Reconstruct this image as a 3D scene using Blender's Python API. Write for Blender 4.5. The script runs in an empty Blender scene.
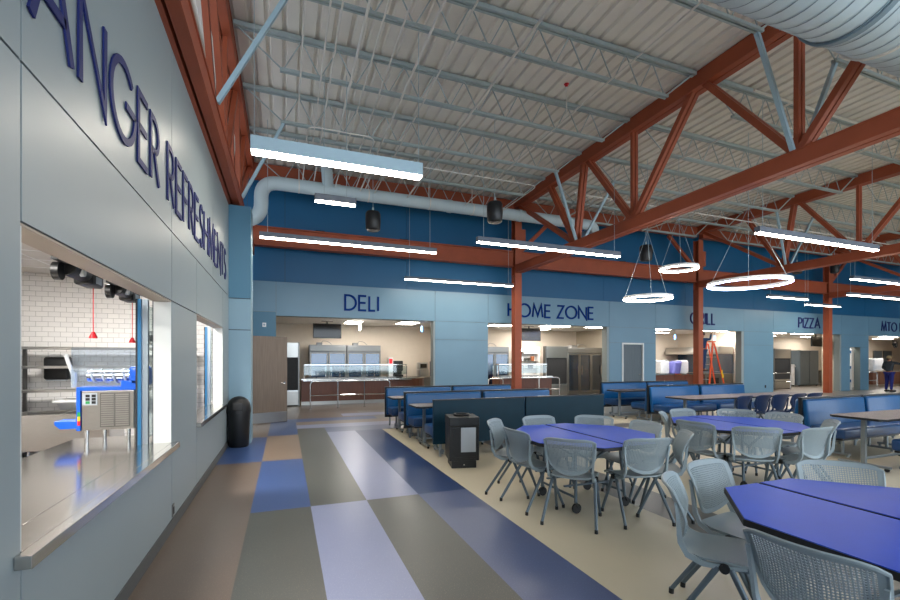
import bpy, math, random
from mathutils import Vector, Matrix
random.seed(7)
PI = math.pi
R = math.radians
col = bpy.context.scene.collection

# ------------------------------------------------------------------ helpers
def lin(c):
    return tuple(((v/255)/12.92 if v/255 <= .04045 else ((v/255+.055)/1.055)**2.4) for v in c)

def mat(name, rgb, rough=.5, metal=0., var=0., vscale=6., bump=0., bscale=40., coat=0., fleck=None, stretch=None, emit=None, estr=0., spec=None):
    m = bpy.data.materials.new(name); m.use_nodes = True
    n, l = m.node_tree.nodes, m.node_tree.links
    b = n['Principled BSDF']
    c = lin(rgb)
    b.inputs['Base Color'].default_value = (*c, 1)
    b.inputs['Roughness'].default_value = rough
    b.inputs['Metallic'].default_value = metal
    if spec is not None: b.inputs['Specular IOR Level'].default_value = spec
    if coat:
        b.inputs['Coat Weight'].default_value = coat; b.inputs['Coat Roughness'].default_value = .08
    if emit:
        b.inputs['Emission Color'].default_value = (*lin(emit), 1); b.inputs['Emission Strength'].default_value = estr
    tc = n.new('ShaderNodeTexCoord'); mp = n.new('ShaderNodeMapping'); l.new(tc.outputs['Object'], mp.inputs[0])
    if stretch: mp.inputs['Scale'].default_value = stretch
    last = None
    if var:
        t = n.new('ShaderNodeTexNoise'); t.inputs['Scale'].default_value = vscale; t.inputs['Detail'].default_value = 4
        l.new(mp.outputs[0], t.inputs['Vector'])
        r = n.new('ShaderNodeMapRange'); r.inputs[1].default_value = .3; r.inputs[2].default_value = .7
        r.inputs[3].default_value = 1-var; r.inputs[4].default_value = 1+var
        l.new(t.outputs[0], r.inputs[0])
        mx = n.new('ShaderNodeVectorMath'); mx.operation = 'SCALE'; mx.inputs[0].default_value = c
        l.new(r.outputs[0], mx.inputs['Scale']); last = mx.outputs[0]
    if fleck:
        t = n.new('ShaderNodeTexNoise'); t.inputs['Scale'].default_value = 130; t.inputs['Detail'].default_value = 1
        l.new(mp.outputs[0], t.inputs['Vector'])
        r = n.new('ShaderNodeMapRange'); r.inputs[1].default_value = .66; r.inputs[2].default_value = .70
        l.new(t.outputs[0], r.inputs[0])
        mx = n.new('ShaderNodeMix'); mx.data_type = 'RGBA'
        l.new(r.outputs[0], mx.inputs[0])
        if last: l.new(last, mx.inputs[6])
        else: mx.inputs[6].default_value = (*c, 1)
        mx.inputs[7].default_value = (*lin(fleck), 1); last = mx.outputs[2]
    if last: l.new(last, b.inputs['Base Color'])
    if bump:
        t = n.new('ShaderNodeTexNoise'); t.inputs['Scale'].default_value = bscale
        l.new(mp.outputs[0], t.inputs['Vector'])
        bp = n.new('ShaderNodeBump'); bp.inputs['Strength'].default_value = bump; bp.inputs['Distance'].default_value = .01
        l.new(t.outputs[0], bp.inputs['Height']); l.new(bp.outputs[0], b.inputs['Normal'])
    return m

def glass_mat(name, rgb, clear=.8, rough=.05):
    m = bpy.data.materials.new(name); m.use_nodes = True
    n, l = m.node_tree.nodes, m.node_tree.links
    n.remove(n['Principled BSDF']); out = n['Material Output']
    tr = n.new('ShaderNodeBsdfTransparent'); tr.inputs[0].default_value = (*lin(rgb), 1)
    gl = n.new('ShaderNodeBsdfGlossy'); gl.inputs['Roughness'].default_value = rough
    mx = n.new('ShaderNodeMixShader'); mx.inputs[0].default_value = 1-clear
    l.new(tr.outputs[0], mx.inputs[1]); l.new(gl.outputs[0], mx.inputs[2]); l.new(mx.outputs[0], out.inputs[0])
    return m

def tile_mat(name):
    m = bpy.data.materials.new(name); m.use_nodes = True
    n, l = m.node_tree.nodes, m.node_tree.links
    b = n['Principled BSDF']; b.inputs['Roughness'].default_value = .15
    tc = n.new('ShaderNodeTexCoord'); sp = n.new('ShaderNodeSeparateXYZ'); cb = n.new('ShaderNodeCombineXYZ')
    ad = n.new('ShaderNodeMath'); ad.operation = 'ADD'
    l.new(tc.outputs['Object'], sp.inputs[0]); l.new(sp.outputs[0], ad.inputs[0]); l.new(sp.outputs[1], ad.inputs[1])
    l.new(ad.outputs[0], cb.inputs[0]); l.new(sp.outputs[2], cb.inputs[1])
    br = n.new('ShaderNodeTexBrick'); l.new(cb.outputs[0], br.inputs[0])
    br.inputs['Scale'].default_value = 1; br.inputs['Brick Width'].default_value = .156; br.inputs['Row Height'].default_value = .08
    br.inputs['Mortar Size'].default_value = .003
    br.inputs['Color1'].default_value = (*lin((236, 234, 230)), 1); br.inputs['Color2'].default_value = (*lin((229, 227, 224)), 1)
    br.inputs['Mortar'].default_value = (*lin((176, 174, 170)), 1)
    l.new(br.outputs[0], b.inputs['Base Color'])
    return m

M = dict(
    panel=mat('wall_panel_grey', (144, 156, 160), .42, var=.02, vscale=1.5),
    pblue=mat('wall_panel_light_blue', (106, 142, 164), .4, var=.03, vscale=1.2),
    ppil=mat('wall_panel_pale_blue', (130, 160, 176), .4, var=.03, vscale=1.2),
    pblue2=mat('wall_panel_mid_blue', (72, 120, 146), .4, var=.03, vscale=1.2),
    blue=mat('upper_wall_blue', (16, 92, 136), .45, var=.05, vscale=.8),
    reveal=mat('reveal_grey', (112, 122, 122), .6),
    seam=mat('panel_seam_dark', (58, 66, 72), .7),
    base=mat('rubber_base_grey', (84, 86, 86), .6),
    steelred=mat('red_oxide_steel', (158, 76, 46), .55, var=.07, vscale=3),
    deck=mat('white_roof_deck', (224, 218, 208), .6, var=.05, vscale=2),
    joist=mat('pale_grey_steel', (162, 174, 174), .5, var=.04),
    brace=mat('pale_blue_steel', (166, 192, 204), .45),
    duct=mat('pale_duct_paint', (190, 206, 212), .5, var=.03, vscale=2),
    ductring=mat('duct_joint_grey', (120, 140, 150), .5),
    conduit=mat('white_conduit', (218, 214, 206), .4),
    letter=mat('navy_letter', (34, 42, 98), .6, spec=.2),
    letterb=mat('bright_navy_letter', (0, 46, 118), .6, spec=.1),
    black=mat('black_plastic', (16, 18, 20), .42, bump=.05, bscale=200),
    blackm=mat('matte_black', (24, 25, 27), .6),
    screen=mat('dark_screen', (30, 26, 22), .12),
    stain=mat('brushed_stainless', (176, 174, 170), .28, 1., var=.05, vscale=12, stretch=(1, 1, 20)),
    stainc=mat('counter_stainless', (188, 184, 178), .14, 1., var=.05, vscale=3, bump=.05, bscale=3),
    stainb=mat('dull_stainless', (128, 128, 126), .4, 1.),
    chrome=mat('chrome', (215, 215, 215), .12, 1.),
    alu=mat('aluminium_frame', (158, 172, 182), .35, .8),
    alub=mat('blue_film_frame', (44, 112, 158), .35, .3),
    white=mat('white_paint', (226, 226, 224), .5),
    jamb=mat('jamb_white', (214, 216, 212), .45),
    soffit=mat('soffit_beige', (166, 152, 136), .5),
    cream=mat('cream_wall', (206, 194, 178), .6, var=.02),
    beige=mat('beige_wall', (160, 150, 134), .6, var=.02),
    kceil=mat('kitchen_ceiling_tile', (206, 202, 196), .7, var=.02),
    tile=tile_mat('white_subway_tile'),
    wood=mat('brown_wood_laminate', (116, 100, 86), .5, var=.16, vscale=5, stretch=(8, 8, .4)),
    cwood=mat('cherry_counter_panel', (104, 58, 38), .4, var=.12, vscale=5, stretch=(6, 6, 1)),
    greydoor=mat('grey_door', (92, 104, 112), .5, var=.08, vscale=5, stretch=(8, 8, .5)),
    vinyl=mat('blue_vinyl', (4, 78, 132), .34, var=.06, vscale=4, bump=.3, bscale=5, coat=.12, spec=.35),
    seatv=mat('slate_blue_vinyl', (14, 66, 118), .3, var=.05, vscale=4, bump=.1, bscale=8, coat=.25),
    boothback=mat('dark_teal_panel', (2, 44, 60), .45, var=.12, vscale=3, spec=.25),
    boothedge=mat('booth_black_edge', (14, 20, 28), .4),
    pipe=mat('grey_pipe', (142, 150, 154), .35, .6),
    chair=mat('grey_chair_plastic', (152, 166, 172), .42),
    chairleg=mat('grey_chair_leg', (98, 112, 122), .38, .4),
    navy=mat('navy_chair_plastic', (20, 50, 92), .35),
    tblue=mat('royal_blue_laminate', (0, 74, 206), .38, var=.04, vscale=4, spec=.12),
    tgrey=mat('grey_brown_laminate', (128, 120, 120), .5, spec=.15, var=.08, vscale=7, fleck=(170, 160, 160)),
    tdark=mat('dark_brown_laminate', (84, 76, 78), .42, spec=.2, var=.08, vscale=7),
    lamp=mat('lamp_diffuser', (255, 255, 255), .5, emit=(255, 244, 226), estr=26),
    lampring=mat('ring_diffuser', (255, 255, 255), .5, emit=(255, 246, 236), estr=20),
    lampblue=mat('ring_diffuser_cool', (255, 255, 255), .5, emit=(190, 204, 255), estr=20),
    lampk=mat('kitchen_lamp_diffuser', (255, 255, 255), .5, emit=(255, 248, 238), estr=26),
    lampd=mat('added_lamp_diffuser', (255, 255, 255), .5, emit=(255, 250, 244), estr=62),
    lamphouse=mat('pale_lamp_housing', (170, 196, 208), .45),
    lamphg=mat('grey_lamp_housing', (96, 104, 116), .45),
    pendblue=mat('blue_white_pendant', (120, 190, 255), .5, emit=(96, 170, 255), estr=4),
    cable=mat('steel_cable', (170, 186, 192), .4, .3),
    slush=mat('bright_blue_plastic', (14, 98, 222), .3, coat=.3),
    red=mat('red_plastic', (214, 24, 38), .4),
    orange=mat('orange_fibreglass', (226, 84, 34), .4),
    yellow=mat('yellow_plastic', (234, 196, 30), .4),
    green=mat('green_plastic', (30, 150, 80), .4),
    brownbox=mat('brown_board', (150, 90, 56), .6),
    wrap=mat('white_wrap', (224, 226, 230), .4, var=.06, vscale=8, bump=.3, bscale=12),
    wraplav=mat('lavender_wrap', (110, 112, 190), .45),
    paper=mat('grey_white_paper', (186, 194, 202), .6),
    glass=glass_mat('clear_glass', (232, 240, 240), .9),
    acry=glass_mat('clear_acrylic', (244, 248, 252), .94, .2),
    fglass=glass_mat('fridge_glass', (96, 168, 206), .86, .1),
    fin=mat('fridge_inside', (74, 134, 164), .5),
    skin=mat('skin', (184, 134, 104), .55), skin2=mat('skin_tan', (150, 100, 74), .55),
    jacket=mat('charcoal_cloth', (44, 50, 58), .8, var=.1), jeans=mat('blue_trousers', (24, 34, 112), .8, var=.1),
    navycloth=mat('navy_cloth', (18, 52, 92), .8, var=.1), cap=mat('tan_cap', (150, 128, 92), .8), hair=mat('dark_hair', (40, 32, 28), .8),
    shirt=mat('blue_shirt', (70, 110, 190), .8), shoe=mat('dark_shoe', (30, 28, 28), .6),
    f_brown=mat('floor_brown', (108, 94, 84), .34, var=.03, vscale=2, fleck=(140, 122, 108)),
    f_tan=mat('floor_tan', (126, 110, 96), .34, var=.03, vscale=2, fleck=(160, 142, 120)),
    f_green=mat('floor_charcoal', (78, 80, 76), .34, var=.03, vscale=2, fleck=(122, 118, 100)),
    f_lav=mat('floor_lavender', (132, 140, 172), .32, var=.02, vscale=2, fleck=(160, 168, 190)),
    f_slate=mat('floor_slate_blue', (86, 98, 134), .32, var=.02, vscale=2, fleck=(110, 122, 160)),
    f_blue=mat('floor_blue', (56, 80, 128), .32, var=.03, vscale=2, fleck=(90, 106, 156)),
    f_navy=mat('floor_navy', (38, 62, 108), .32, var=.03, vscale=2, fleck=(64, 82, 130)),
    f_beige=mat('floor_beige', (208, 198, 174), .4, var=.03, vscale=1.2),
    f_grey=mat('floor_grey', (110, 108, 104), .32, var=.03, vscale=2, fleck=(130, 128, 120)),
    f_kit=mat('kitchen_floor', (104, 96, 88), .35, var=.05, vscale=2),
)
# perforated duct: thin spiral lines are real ribs, added below

class MB:
    def __init__(s): s.v = []; s.f = []; s.mi = []; s.sm = []
    def add(s, vs, fs, mi=0, smooth=False):
        o = len(s.v); s.v += [tuple(p) for p in vs]
        for f in fs: s.f.append([o+i for i in f]); s.mi.append(mi); s.sm.append(smooth)
        return s
    def box(s, x0, x1, y0, y1, z0, z1, mi=0, mtx=None):
        vs = [Vector((x, y, z)) for z in (z0, z1) for y in (y0, y1) for x in (x0, x1)]
        if mtx is not None: vs = [mtx @ v for v in vs]
        return s.add(vs, [(0, 2, 3, 1), (4, 5, 7, 6), (0, 1, 5, 4), (2, 6, 7, 3), (0, 4, 6, 2), (1, 3, 7, 5)], mi)
    def rbox(s, x0, x1, y0, y1, z0, z1, r, mi=0, seg=3, mtx=None):
        # rounded box: superellipsoid-like corners from a stack of rounded outlines
        r = min(r, (x1-x0)/2*.99, (y1-y0)/2*.99, (z1-z0)/2*.99)
        rings = []
        prof = [(r-r*math.cos(a), r-r*math.sin(a)) for a in [PI/2*i/seg for i in range(seg+1)]]
        # prof: (dz, inset)
        zs = [(z0+dz, ins) for dz, ins in prof] + [(z1-dz, ins) for dz, ins in reversed(prof)]
        for z, ins in zs:
            ring = []
            for cx, cy, a0 in ((x1-r, y1-r, 0), (x0+r, y1-r, 90), (x0+r, y0+r, 180), (x1-r, y0+r, 270)):
                for i in range(seg+1):
                    a = R(a0+90*i/seg); rr = max(r-ins, .0005)
                    ring.append(Vector((cx+rr*math.cos(a), cy+rr*math.sin(a), z)))
            rings.append(ring)
        n = len(rings[0]); vs = [p for ring in rings for p in ring]
        if mtx is not None: vs = [mtx @ v for v in vs]
        fs = []
        for k in range(len(rings)-1):
            for i in range(n):
                j = (i+1) % n; fs.append((k*n+i, k*n+j, (k+1)*n+j, (k+1)*n+i))
        fs.append(tuple(reversed(range(n)))); fs.append(tuple((len(rings)-1)*n+i for i in range(n)))
        return s.add(vs, fs, mi, True)
    def bar(s, p, q, w, h, mi=0, up=(0, 0, 1)):
        p, q = Vector(p), Vector(q); d = (q-p).normalized(); up = Vector(up)
        if abs(d.dot(up)) > .98: up = Vector((1, 0, 0))
        a = d.cross(up).normalized()*w/2; b = a.normalized().cross(d).normalized()*h/2
        vs = [p-a-b, p+a-b, p+a+b, p-a+b, q-a-b, q+a-b, q+a+b, q-a+b]
        return s.add(vs, [(0, 1, 2, 3), (7, 6, 5, 4), (0, 4, 5, 1), (1, 5, 6, 2), (2, 6, 7, 3), (3, 7, 4, 0)], mi)
    def tube(s, pts, r, n=8, mi=0, closed=False, rr=None, cap=True):
        pts = [Vector(p) for p in pts]; N = len(pts); vs = []; prev = None
        for i, p in enumerate(pts):
            if closed: d = (pts[(i+1) % N]-pts[i-1])
            else: d = pts[min(i+1, N-1)]-pts[max(i-1, 0)]
            d.normalize()
            if prev is None:
                a = d.cross(Vector((0, 0, 1)))
                if a.length < .05: a = d.cross(Vector((1, 0, 0)))
            else: a = prev-d*prev.dot(d)
            a.normalize(); prev = a.copy(); b = d.cross(a)
            rad = rr[i] if rr else r
            for k in range(n):
                t = 2*PI*k/n; vs.append(p+a*math.cos(t)*rad+b*math.sin(t)*rad)
        fs = []
        for i in range(N if closed else N-1):
            j = (i+1) % N
            for k in range(n):
                m = (k+1) % n; fs.append((i*n+k, i*n+m, j*n+m, j*n+k))
        if not closed and cap: fs += [tuple(reversed(range(n))), tuple((N-1)*n+k for k in range(n))]
        return s.add(vs, fs, mi, True)
    def lathe(s, c, prof, n=20, mi=0, axis='z', smooth=True, a0=0, a1=2*PI):
        vs = []; full = abs(a1-a0-2*PI) < 1e-6; nn = n if full else n+1
        for r, h in prof:
            for k in range(nn):
                t = a0+(a1-a0)*k/n
                x, y = r*math.cos(t), r*math.sin(t)
                p = (x, y, h) if axis == 'z' else ((h, x, y) if axis == 'x' else (y, h, x))
                vs.append((c[0]+p[0], c[1]+p[1], c[2]+p[2]))
        fs = []
        for i in range(len(prof)-1):
            for k in range(n):
                m = (k+1) % nn; fs.append((i*nn+k, i*nn+m, (i+1)*nn+m, (i+1)*nn+k))
        if full and tuple(prof[0]) != tuple(prof[-1]):
            if prof[0][0] > 1e-6: fs.append(tuple(reversed(range(nn))))
            if prof[-1][0] > 1e-6: fs.append(tuple((len(prof)-1)*nn+k for k in range(nn)))
        return s.add(vs, fs, mi, smooth)
    def cyl(s, p, r, h, n=16, mi=0, axis='z'): return s.lathe(p, [(r, 0), (r, h)], n, mi, axis, False)
    def prism(s, poly, z0, z1, mi=0, axis='z'):
        n = len(poly)
        def P(a, b, h): return (a, b, h) if axis == 'z' else ((a, h, b) if axis == 'y' else (h, a, b))
        vs = [P(a, b, z0) for a, b in poly]+[P(a, b, z1) for a, b in poly]
        fs = [tuple(reversed(range(n))), tuple(range(n, 2*n))]+[(i, (i+1) % n, n+(i+1) % n, n+i) for i in range(n)]
        return s.add(vs, fs, mi)
    def build(s, name, mats, parent=None, bevel=0, loc=None, autosm=True):
        me = bpy.data.meshes.new(name); me.from_pydata(s.v, [], s.f)
        if not isinstance(mats, (list, tuple)): mats = [mats]
        for m in mats: me.materials.append(M[m] if isinstance(m, str) else m)
        me.polygons.foreach_set('material_index', s.mi); me.polygons.foreach_set('use_smooth', s.sm)
        import bmesh
        b = bmesh.new(); b.from_mesh(me); bmesh.ops.recalc_face_normals(b, faces=b.faces); b.to_mesh(me); b.free()
        me.update()
        if any(s.sm):
            try: me.set_sharp_from_angle(angle=R(40))
            except Exception: pass
        o = bpy.data.objects.new(name, me); col.objects.link(o)
        if parent: o.parent = parent
        if loc: o.location = loc
        if bevel:
            bv = o.modifiers.new('bevel', 'BEVEL'); bv.width = bevel; bv.segments = 2; bv.limit_method = 'ANGLE'
        return o

def tag(o, label, cat, group=None, kind=None):
    if label: o['label'] = label
    if cat: o['category'] = cat
    if group: o['group'] = group
    if kind: o['kind'] = kind
    return o
def thing(name, label, cat, loc=(0, 0, 0), rz=0, group=None):
    o = bpy.data.objects.new(name, None); col.objects.link(o); o.empty_display_size = .1
    o.location = loc; o.rotation_euler = (0, 0, rz)
    return tag(o, label, cat, group)
def struct(name, mb, mats, bevel=0):
    o = mb.build(name, mats, None, bevel); o['kind'] = 'structure'; return o
KIDS = {}
def dup(root, loc, rz=0, label=None, group=None):
    def cp(o, par):
        c = o.copy(); col.objects.link(c)
        if par: c.parent = par
        for ch in list(o.children): cp(ch, c)
        return c
    r = cp(root, None); r.location = loc; r.rotation_euler = (0, 0, rz)
    if label: r['label'] = label
    if group: r['group'] = group
    return r
def arc(cx, cy, r, a0, a1, n=10, ry=None):
    ry = ry or r
    return [(cx+r*math.cos(R(a0+(a1-a0)*i/n)), cy+ry*math.sin(R(a0+(a1-a0)*i/n))) for i in range(n+1)]

# ------------------------------------------------------------------ floor
XL = -.966
def floor_col(x, y):
    if y > 13.45: return 9
    if x < 2.04:
        if y < 4.84: return [0, 2, 3, 2, 4][0 if x < -.33 else 1 if x < .255 else 2 if x < .845 else 3 if x < 1.44 else 4]
        if y > 12.1: return 3 if (1.5 < x and 12.3 < y < 12.9) else 10
        if x < -.33: return 0 if y < 7.24 else 5 if y < 9.5 else 1
        if x < .255: return 5 if y < 7.24 else 1 if y < 9.6 else 5
        if y > 11.5: return 5
        if y > 10.95: return 1
        if y > 10.4: return 3
        if x < .845: return 2
        if y > 9.7: return 4
        return 3 if x < 1.44 else 6
    if y > 12.1: return 3 if (x < 3.6 and 12.3 < y < 12.9) else 8
    if y > 11.5: return 5 if x < 2.3 else 8
    if y > 10.95: return 1 if x < 2.5 else 8
    if y > 10.4: return 3 if x < 2.6 else 8
    if y > 9.7: return 4 if x < 2.6 else 8
    if 3.49 < x < 4.06 and y < 8.5: return 8
    if 7.95 < y < 8.5 and x > 3.49: return 8
    return 7
xs = [-6, -.33, .255, .845, 1.44, 1.5, 2.04, 2.3, 2.5, 2.6, 3.49, 3.6, 4.06, 45]
ys = [-8, 4.84, 7.24, 7.95, 8.5, 9.5, 9.6, 9.7, 10.4, 10.95, 11.5, 12.1, 12.3, 12.9, 13.45, 20]
mb = MB()
for i in range(len(xs)-1):
    for j in range(len(ys)-1):
        x0, x1, y0, y1 = xs[i], xs[i+1], ys[j], ys[j+1]
        mb.add([(x0, y0, 0), (x1, y0, 0), (x1, y1, 0), (x0, y1, 0)], [(0, 1, 2, 3)], floor_col((x0+x1)/2, (y0+y1)/2))
mb.box(-6, 45, -8, 20, -.2, -.001, 9)
struct('floor', mb, ['f_brown', 'f_tan', 'f_green', 'f_lav', 'f_slate', 'f_blue', 'f_navy', 'f_beige', 'f_grey', 'f_kit', 'f_brown'])

# ------------------------------------------------------------------ roof deck (corrugated, ribs along y)
mb = MB(); zb = 6.95; prof = []
x = -6.2
while x < 33.4:
    prof += [(x, zb), (x+.17, zb), (x+.19, zb+.045), (x+.24, zb+.045)]; x += .26
n = len(prof)
vs = [(a, -8, b) for a, b in prof]+[(a, 13.8, b) for a, b in prof]
mb.add(vs, [(i, i+1, n+i+1, n+i) for i in range(n-1)])
mb.box(-6.2, 33.4, -8, 13.8, zb+.09, zb+.3)
struct('ceiling', mb, 'deck')

# ------------------------------------------------------------------ panelled walls
def panel_wall(name, axis, face, th, cells, slab, mats):
    """cells: (a0,a1,z0,z1,mi) panels on a slab; axis 'x' = wall facing +x at x=face; 'y' = wall facing -y."""
    g = .006; mb = MB()
    for a0, a1, z0, z1, mi in cells:
        if axis == 'x': mb.box(face-.02, face, a0+g, a1-g, z0+g, z1-g, mi)
        else: mb.box(a0+g, a1-g, face, face+.02, z0+g, z1-g, mi)
    for a0, a1, z0, z1 in slab:
        if axis == 'x': mb.box(face-th, face-.018, a0, a1, z0, z1, 1)
        else: mb.box(a0, a1, face+.018, face+th, z0, z1, 1)
    return struct(name, mb, mats)
# left wall with its two serving hatches
O1 = (2.19, 4.62, .80, 2.09); O2 = (5.82, 8.10, .82, 2.09)
cells = []
yb = [-8, -5.3, -2.8, -.3, 2.19, 4.62, 7.05, 8.9]
for a, b in zip(yb[:-1], yb[1:]): cells.append((a, b, 2.72, 4.40, 0))
for a, b in [(-8, -5.3), (-5.3, -2.8), (-2.8, -.3), (-.3, 2.19)]: cells.append((a, b, .09, 2.72, 0))
cells += [(2.19, 4.62, 2.09, 2.72, 0), (2.19, 4.62, .09, .80, 0), (4.62, 5.82, 2.09, 2.72, 0), (4.62, 5.82, .09, 2.09, 0),
          (5.82, 8.10, 2.09, 2.72, 0), (5.82, 8.10, .09, .82, 0), (8.10, 8.9, .09, 2.72, 0)]
slab = [(-8, 8.9, 2.09, 4.40), (-8, 2.19, 0, 2.09), (2.19, 4.62, 0, .78), (4.62, 5.82, 0, 2.09), (5.82, 8.10, 0, .80), (8.10, 8.9, 0, 2.09)]
panel_wall('wall_left', 'x', XL, .15, cells, slab, ['panel', 'seam'])
# white hatch linings
for k, o in enumerate((O1, O2)):
    mb = MB()
    mb.box(XL-.14, XL-.004, o[1]-.012, o[1]-.0005, o[2], o[3]-.013, 0)
    mb.box(XL-.14, XL-.004, o[0]+.0005, o[0]+.012, o[2], o[3]-.013, 0)
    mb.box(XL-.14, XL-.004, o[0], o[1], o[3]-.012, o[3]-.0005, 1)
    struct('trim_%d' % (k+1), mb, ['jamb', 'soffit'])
mb = MB(); mb.box(XL, XL+.012, -8, 8.9, 0, .1); struct('baseboard_left', mb, 'base')
# pilaster and the wall running back to the blue wall
mb = MB()
mb.box(-1.2, -.60, 8.92, 9.4, 0, 4.4, 1)
mb.box(-1.2, -.594, 8.9, 8.92, .0, 2.10, 0); mb.box(-1.2, -.594, 8.9, 8.92, 2.115, 2.68, 0); mb.box(-1.2, -.594, 8.9, 8.92, 2.695, 4.4, 2)
mb.box(-.60, -.594, 8.92, 9.4, 0, 4.4, 0)
mb.box(-1.05, -.85, 9.4, 11.35, 0, 4.4, 0); mb.box(-1.05, -.85, 12.35, 13.45, 0, 4.4, 0); mb.box(-1.05, -.85, 11.35, 12.35, 2.2, 4.4, 0)
struct('wall_pilaster', mb, ['ppil', 'seam', 'pblue2'])

YB = 13.45
OP = [(-.24, 4.51), (6.48, 11.50), (13.93, 18.85), (20.95, 25.9), (28.29, 33.4)]
ZT = 2.82
cells = []; slab = []
zt = 3.80
def colb(a, b, lo=0.0):
    for z0, z1 in ((lo, 2.22), (2.22, 2.82), (2.82, zt)):
        cells.append((a, b, z0, z1, 0))
    slab.append((a, b, lo, zt))
def lint(a, b, segs=1):
    for i in range(segs):
        cells.append((a+(b-a)*i/segs, a+(b-a)*(i+1)/segs, ZT, zt, 0))
    slab.append((a, b, ZT, zt))
cells.append((-.85, -.24, 0, 2.93, 3)); cells.append((-.85, -.24, 2.93, zt, 0)); slab.append((-.85, -.24, 0, zt))
lint(-.24, 4.57); colb(4.57, 6.48); lint(6.48, 11.6)
D1 = (12.22, 13.30, 2.22)
cells += [(11.6, D1[0], 0, 2.22, 0), (11.6, 13.93, 2.22, 2.82, 0), (11.6, 13.93, 2.82, zt, 0), (D1[1], 13.93, 0, 2.22, 0)]
slab += [(11.6, D1[0], 0, zt), (D1[1], 13.93, 0, zt), (D1[0], D1[1], 2.22, zt)]
lint(13.93, 19.01); colb(19.01, 20.95); lint(20.95, 26.0)
cells += [(26.0, 26.7, 0, 2.2, 0), (26.0, 28.29, 2.2, 2.82, 0), (26.0, 28.29, 2.82, zt, 0), (27.58, 28.29, 0, 2.2, 0)]
slab += [(26.0, 26.7, 0, zt), (27.58, 28.29, 0, zt), (26.7, 27.58, 2.2, zt)]
lint(28.29, 33.4)
slab += [(a, b, 0, zt) for a, b in [(4.51, 4.57), (11.5, 11.6), (18.85, 19.01), (25.9, 26.0)]]
cells += [(a, b, 0, ZT, 2) for a, b in [(4.51, 4.57), (11.5, 11.6), (18.85, 19.01), (25.9, 26.0)]]
panel_wall('wall_back_lower', 'y', YB, .28, cells, slab, ['pblue', 'reveal', 'panel', 'pblue2'])
mb = MB()
xb = [-6, -1, .0, 3.67, 7.33, 11.5, 15.7, 19.9, 24.07, 28.3, 33.4]
for a, b in zip(xb[:-1], xb[1:]): mb.box(a+.005, b-.005, 13.62, 13.66, 3.80, 7.05, 0)
mb.box(-6, 33.4, 13.655, 13.75, 3.80, 7.05, 1)
struct('wall_back_upper', mb, ['blue', 'seam'])
mb = MB(); mb.box(33.2, 33.4, -8, 13.45, 0, 7); struct('wall_right', mb, 'pblue')
mb = MB(); mb.box(-6.2, -6, -8, 13.7, 3.1, 7); struct('wall_far_left', mb, 'pblue')
# rooms behind
mb = MB(); mb.box(-1.2, 44.2, 18, 18.2, 0, 2.95); mb.box(-1.2, -1.06, 13.75, 18, 0, 2.95); struct('wall_kitchen_back', mb, 'cream')
mb = MB()
mb.box(6.15, 6.27, 13.74, 18, 0, 2.95)
struct('wall_partition_deli', mb, 'cream')
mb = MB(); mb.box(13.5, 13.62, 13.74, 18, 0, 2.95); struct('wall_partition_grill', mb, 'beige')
mb = MB(); mb.box(20.2, 20.32, 13.74, 18, 0, 2.95); struct('wall_partition_pizza', mb, 'cream')
mb = MB(); mb.prism([(28.2, 14.4), (28.2, 14.52), (33.4, 16.3), (33.4, 18), (33.52, 18), (33.52, 16.2)], 0, 2.95); struct('wall_partition_service', mb, 'cream')
mb = MB(); mb.box(44, 44.2, 13.75, 18, 0, 2.95); mb.box(33.4, 44, 13.6, 13.74, 0, 2.95); struct('wall_kitchen_right', mb, 'cream')
mb = MB(); mb.box(-1.2, 44.2, 13.74, 18.2, 2.95, 3.05); struct('ceiling_kitchen', mb, 'kceil')
# drinks kitchen behind the left wall
mb = MB(); mb.box(-4.4, -1.13, 8.75, 8.88, 0, 2.92); struct('wall_kitchen_end', mb, 'tile')
mb = MB(); mb.box(-4.6, -4.4, -1, 8.88, 0, 2.92); struct('wall_kitchen_side', mb, 'tile')
mb = MB(); mb.box(-4.4, -1.13, -1.2, -1, 0, 2.92); struct('wall_kitchen_near', mb, 'white')
mb = MB(); mb.box(-4.6, -1.12, -1.2, 8.88, 2.92, 3.02)
for i in range(6): mb.box(-4.4+.61*i, -4.38+.61*i, -1, 8.75, 2.915, 2.92, 1)
for i in range(16): mb.box(-4.4, -1.13, -1+.61*i, -.98+.61*i, 2.914, 2.92, 1)
struct('ceiling_drinks_kitchen', mb, ['kceil', 'white'])

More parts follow.
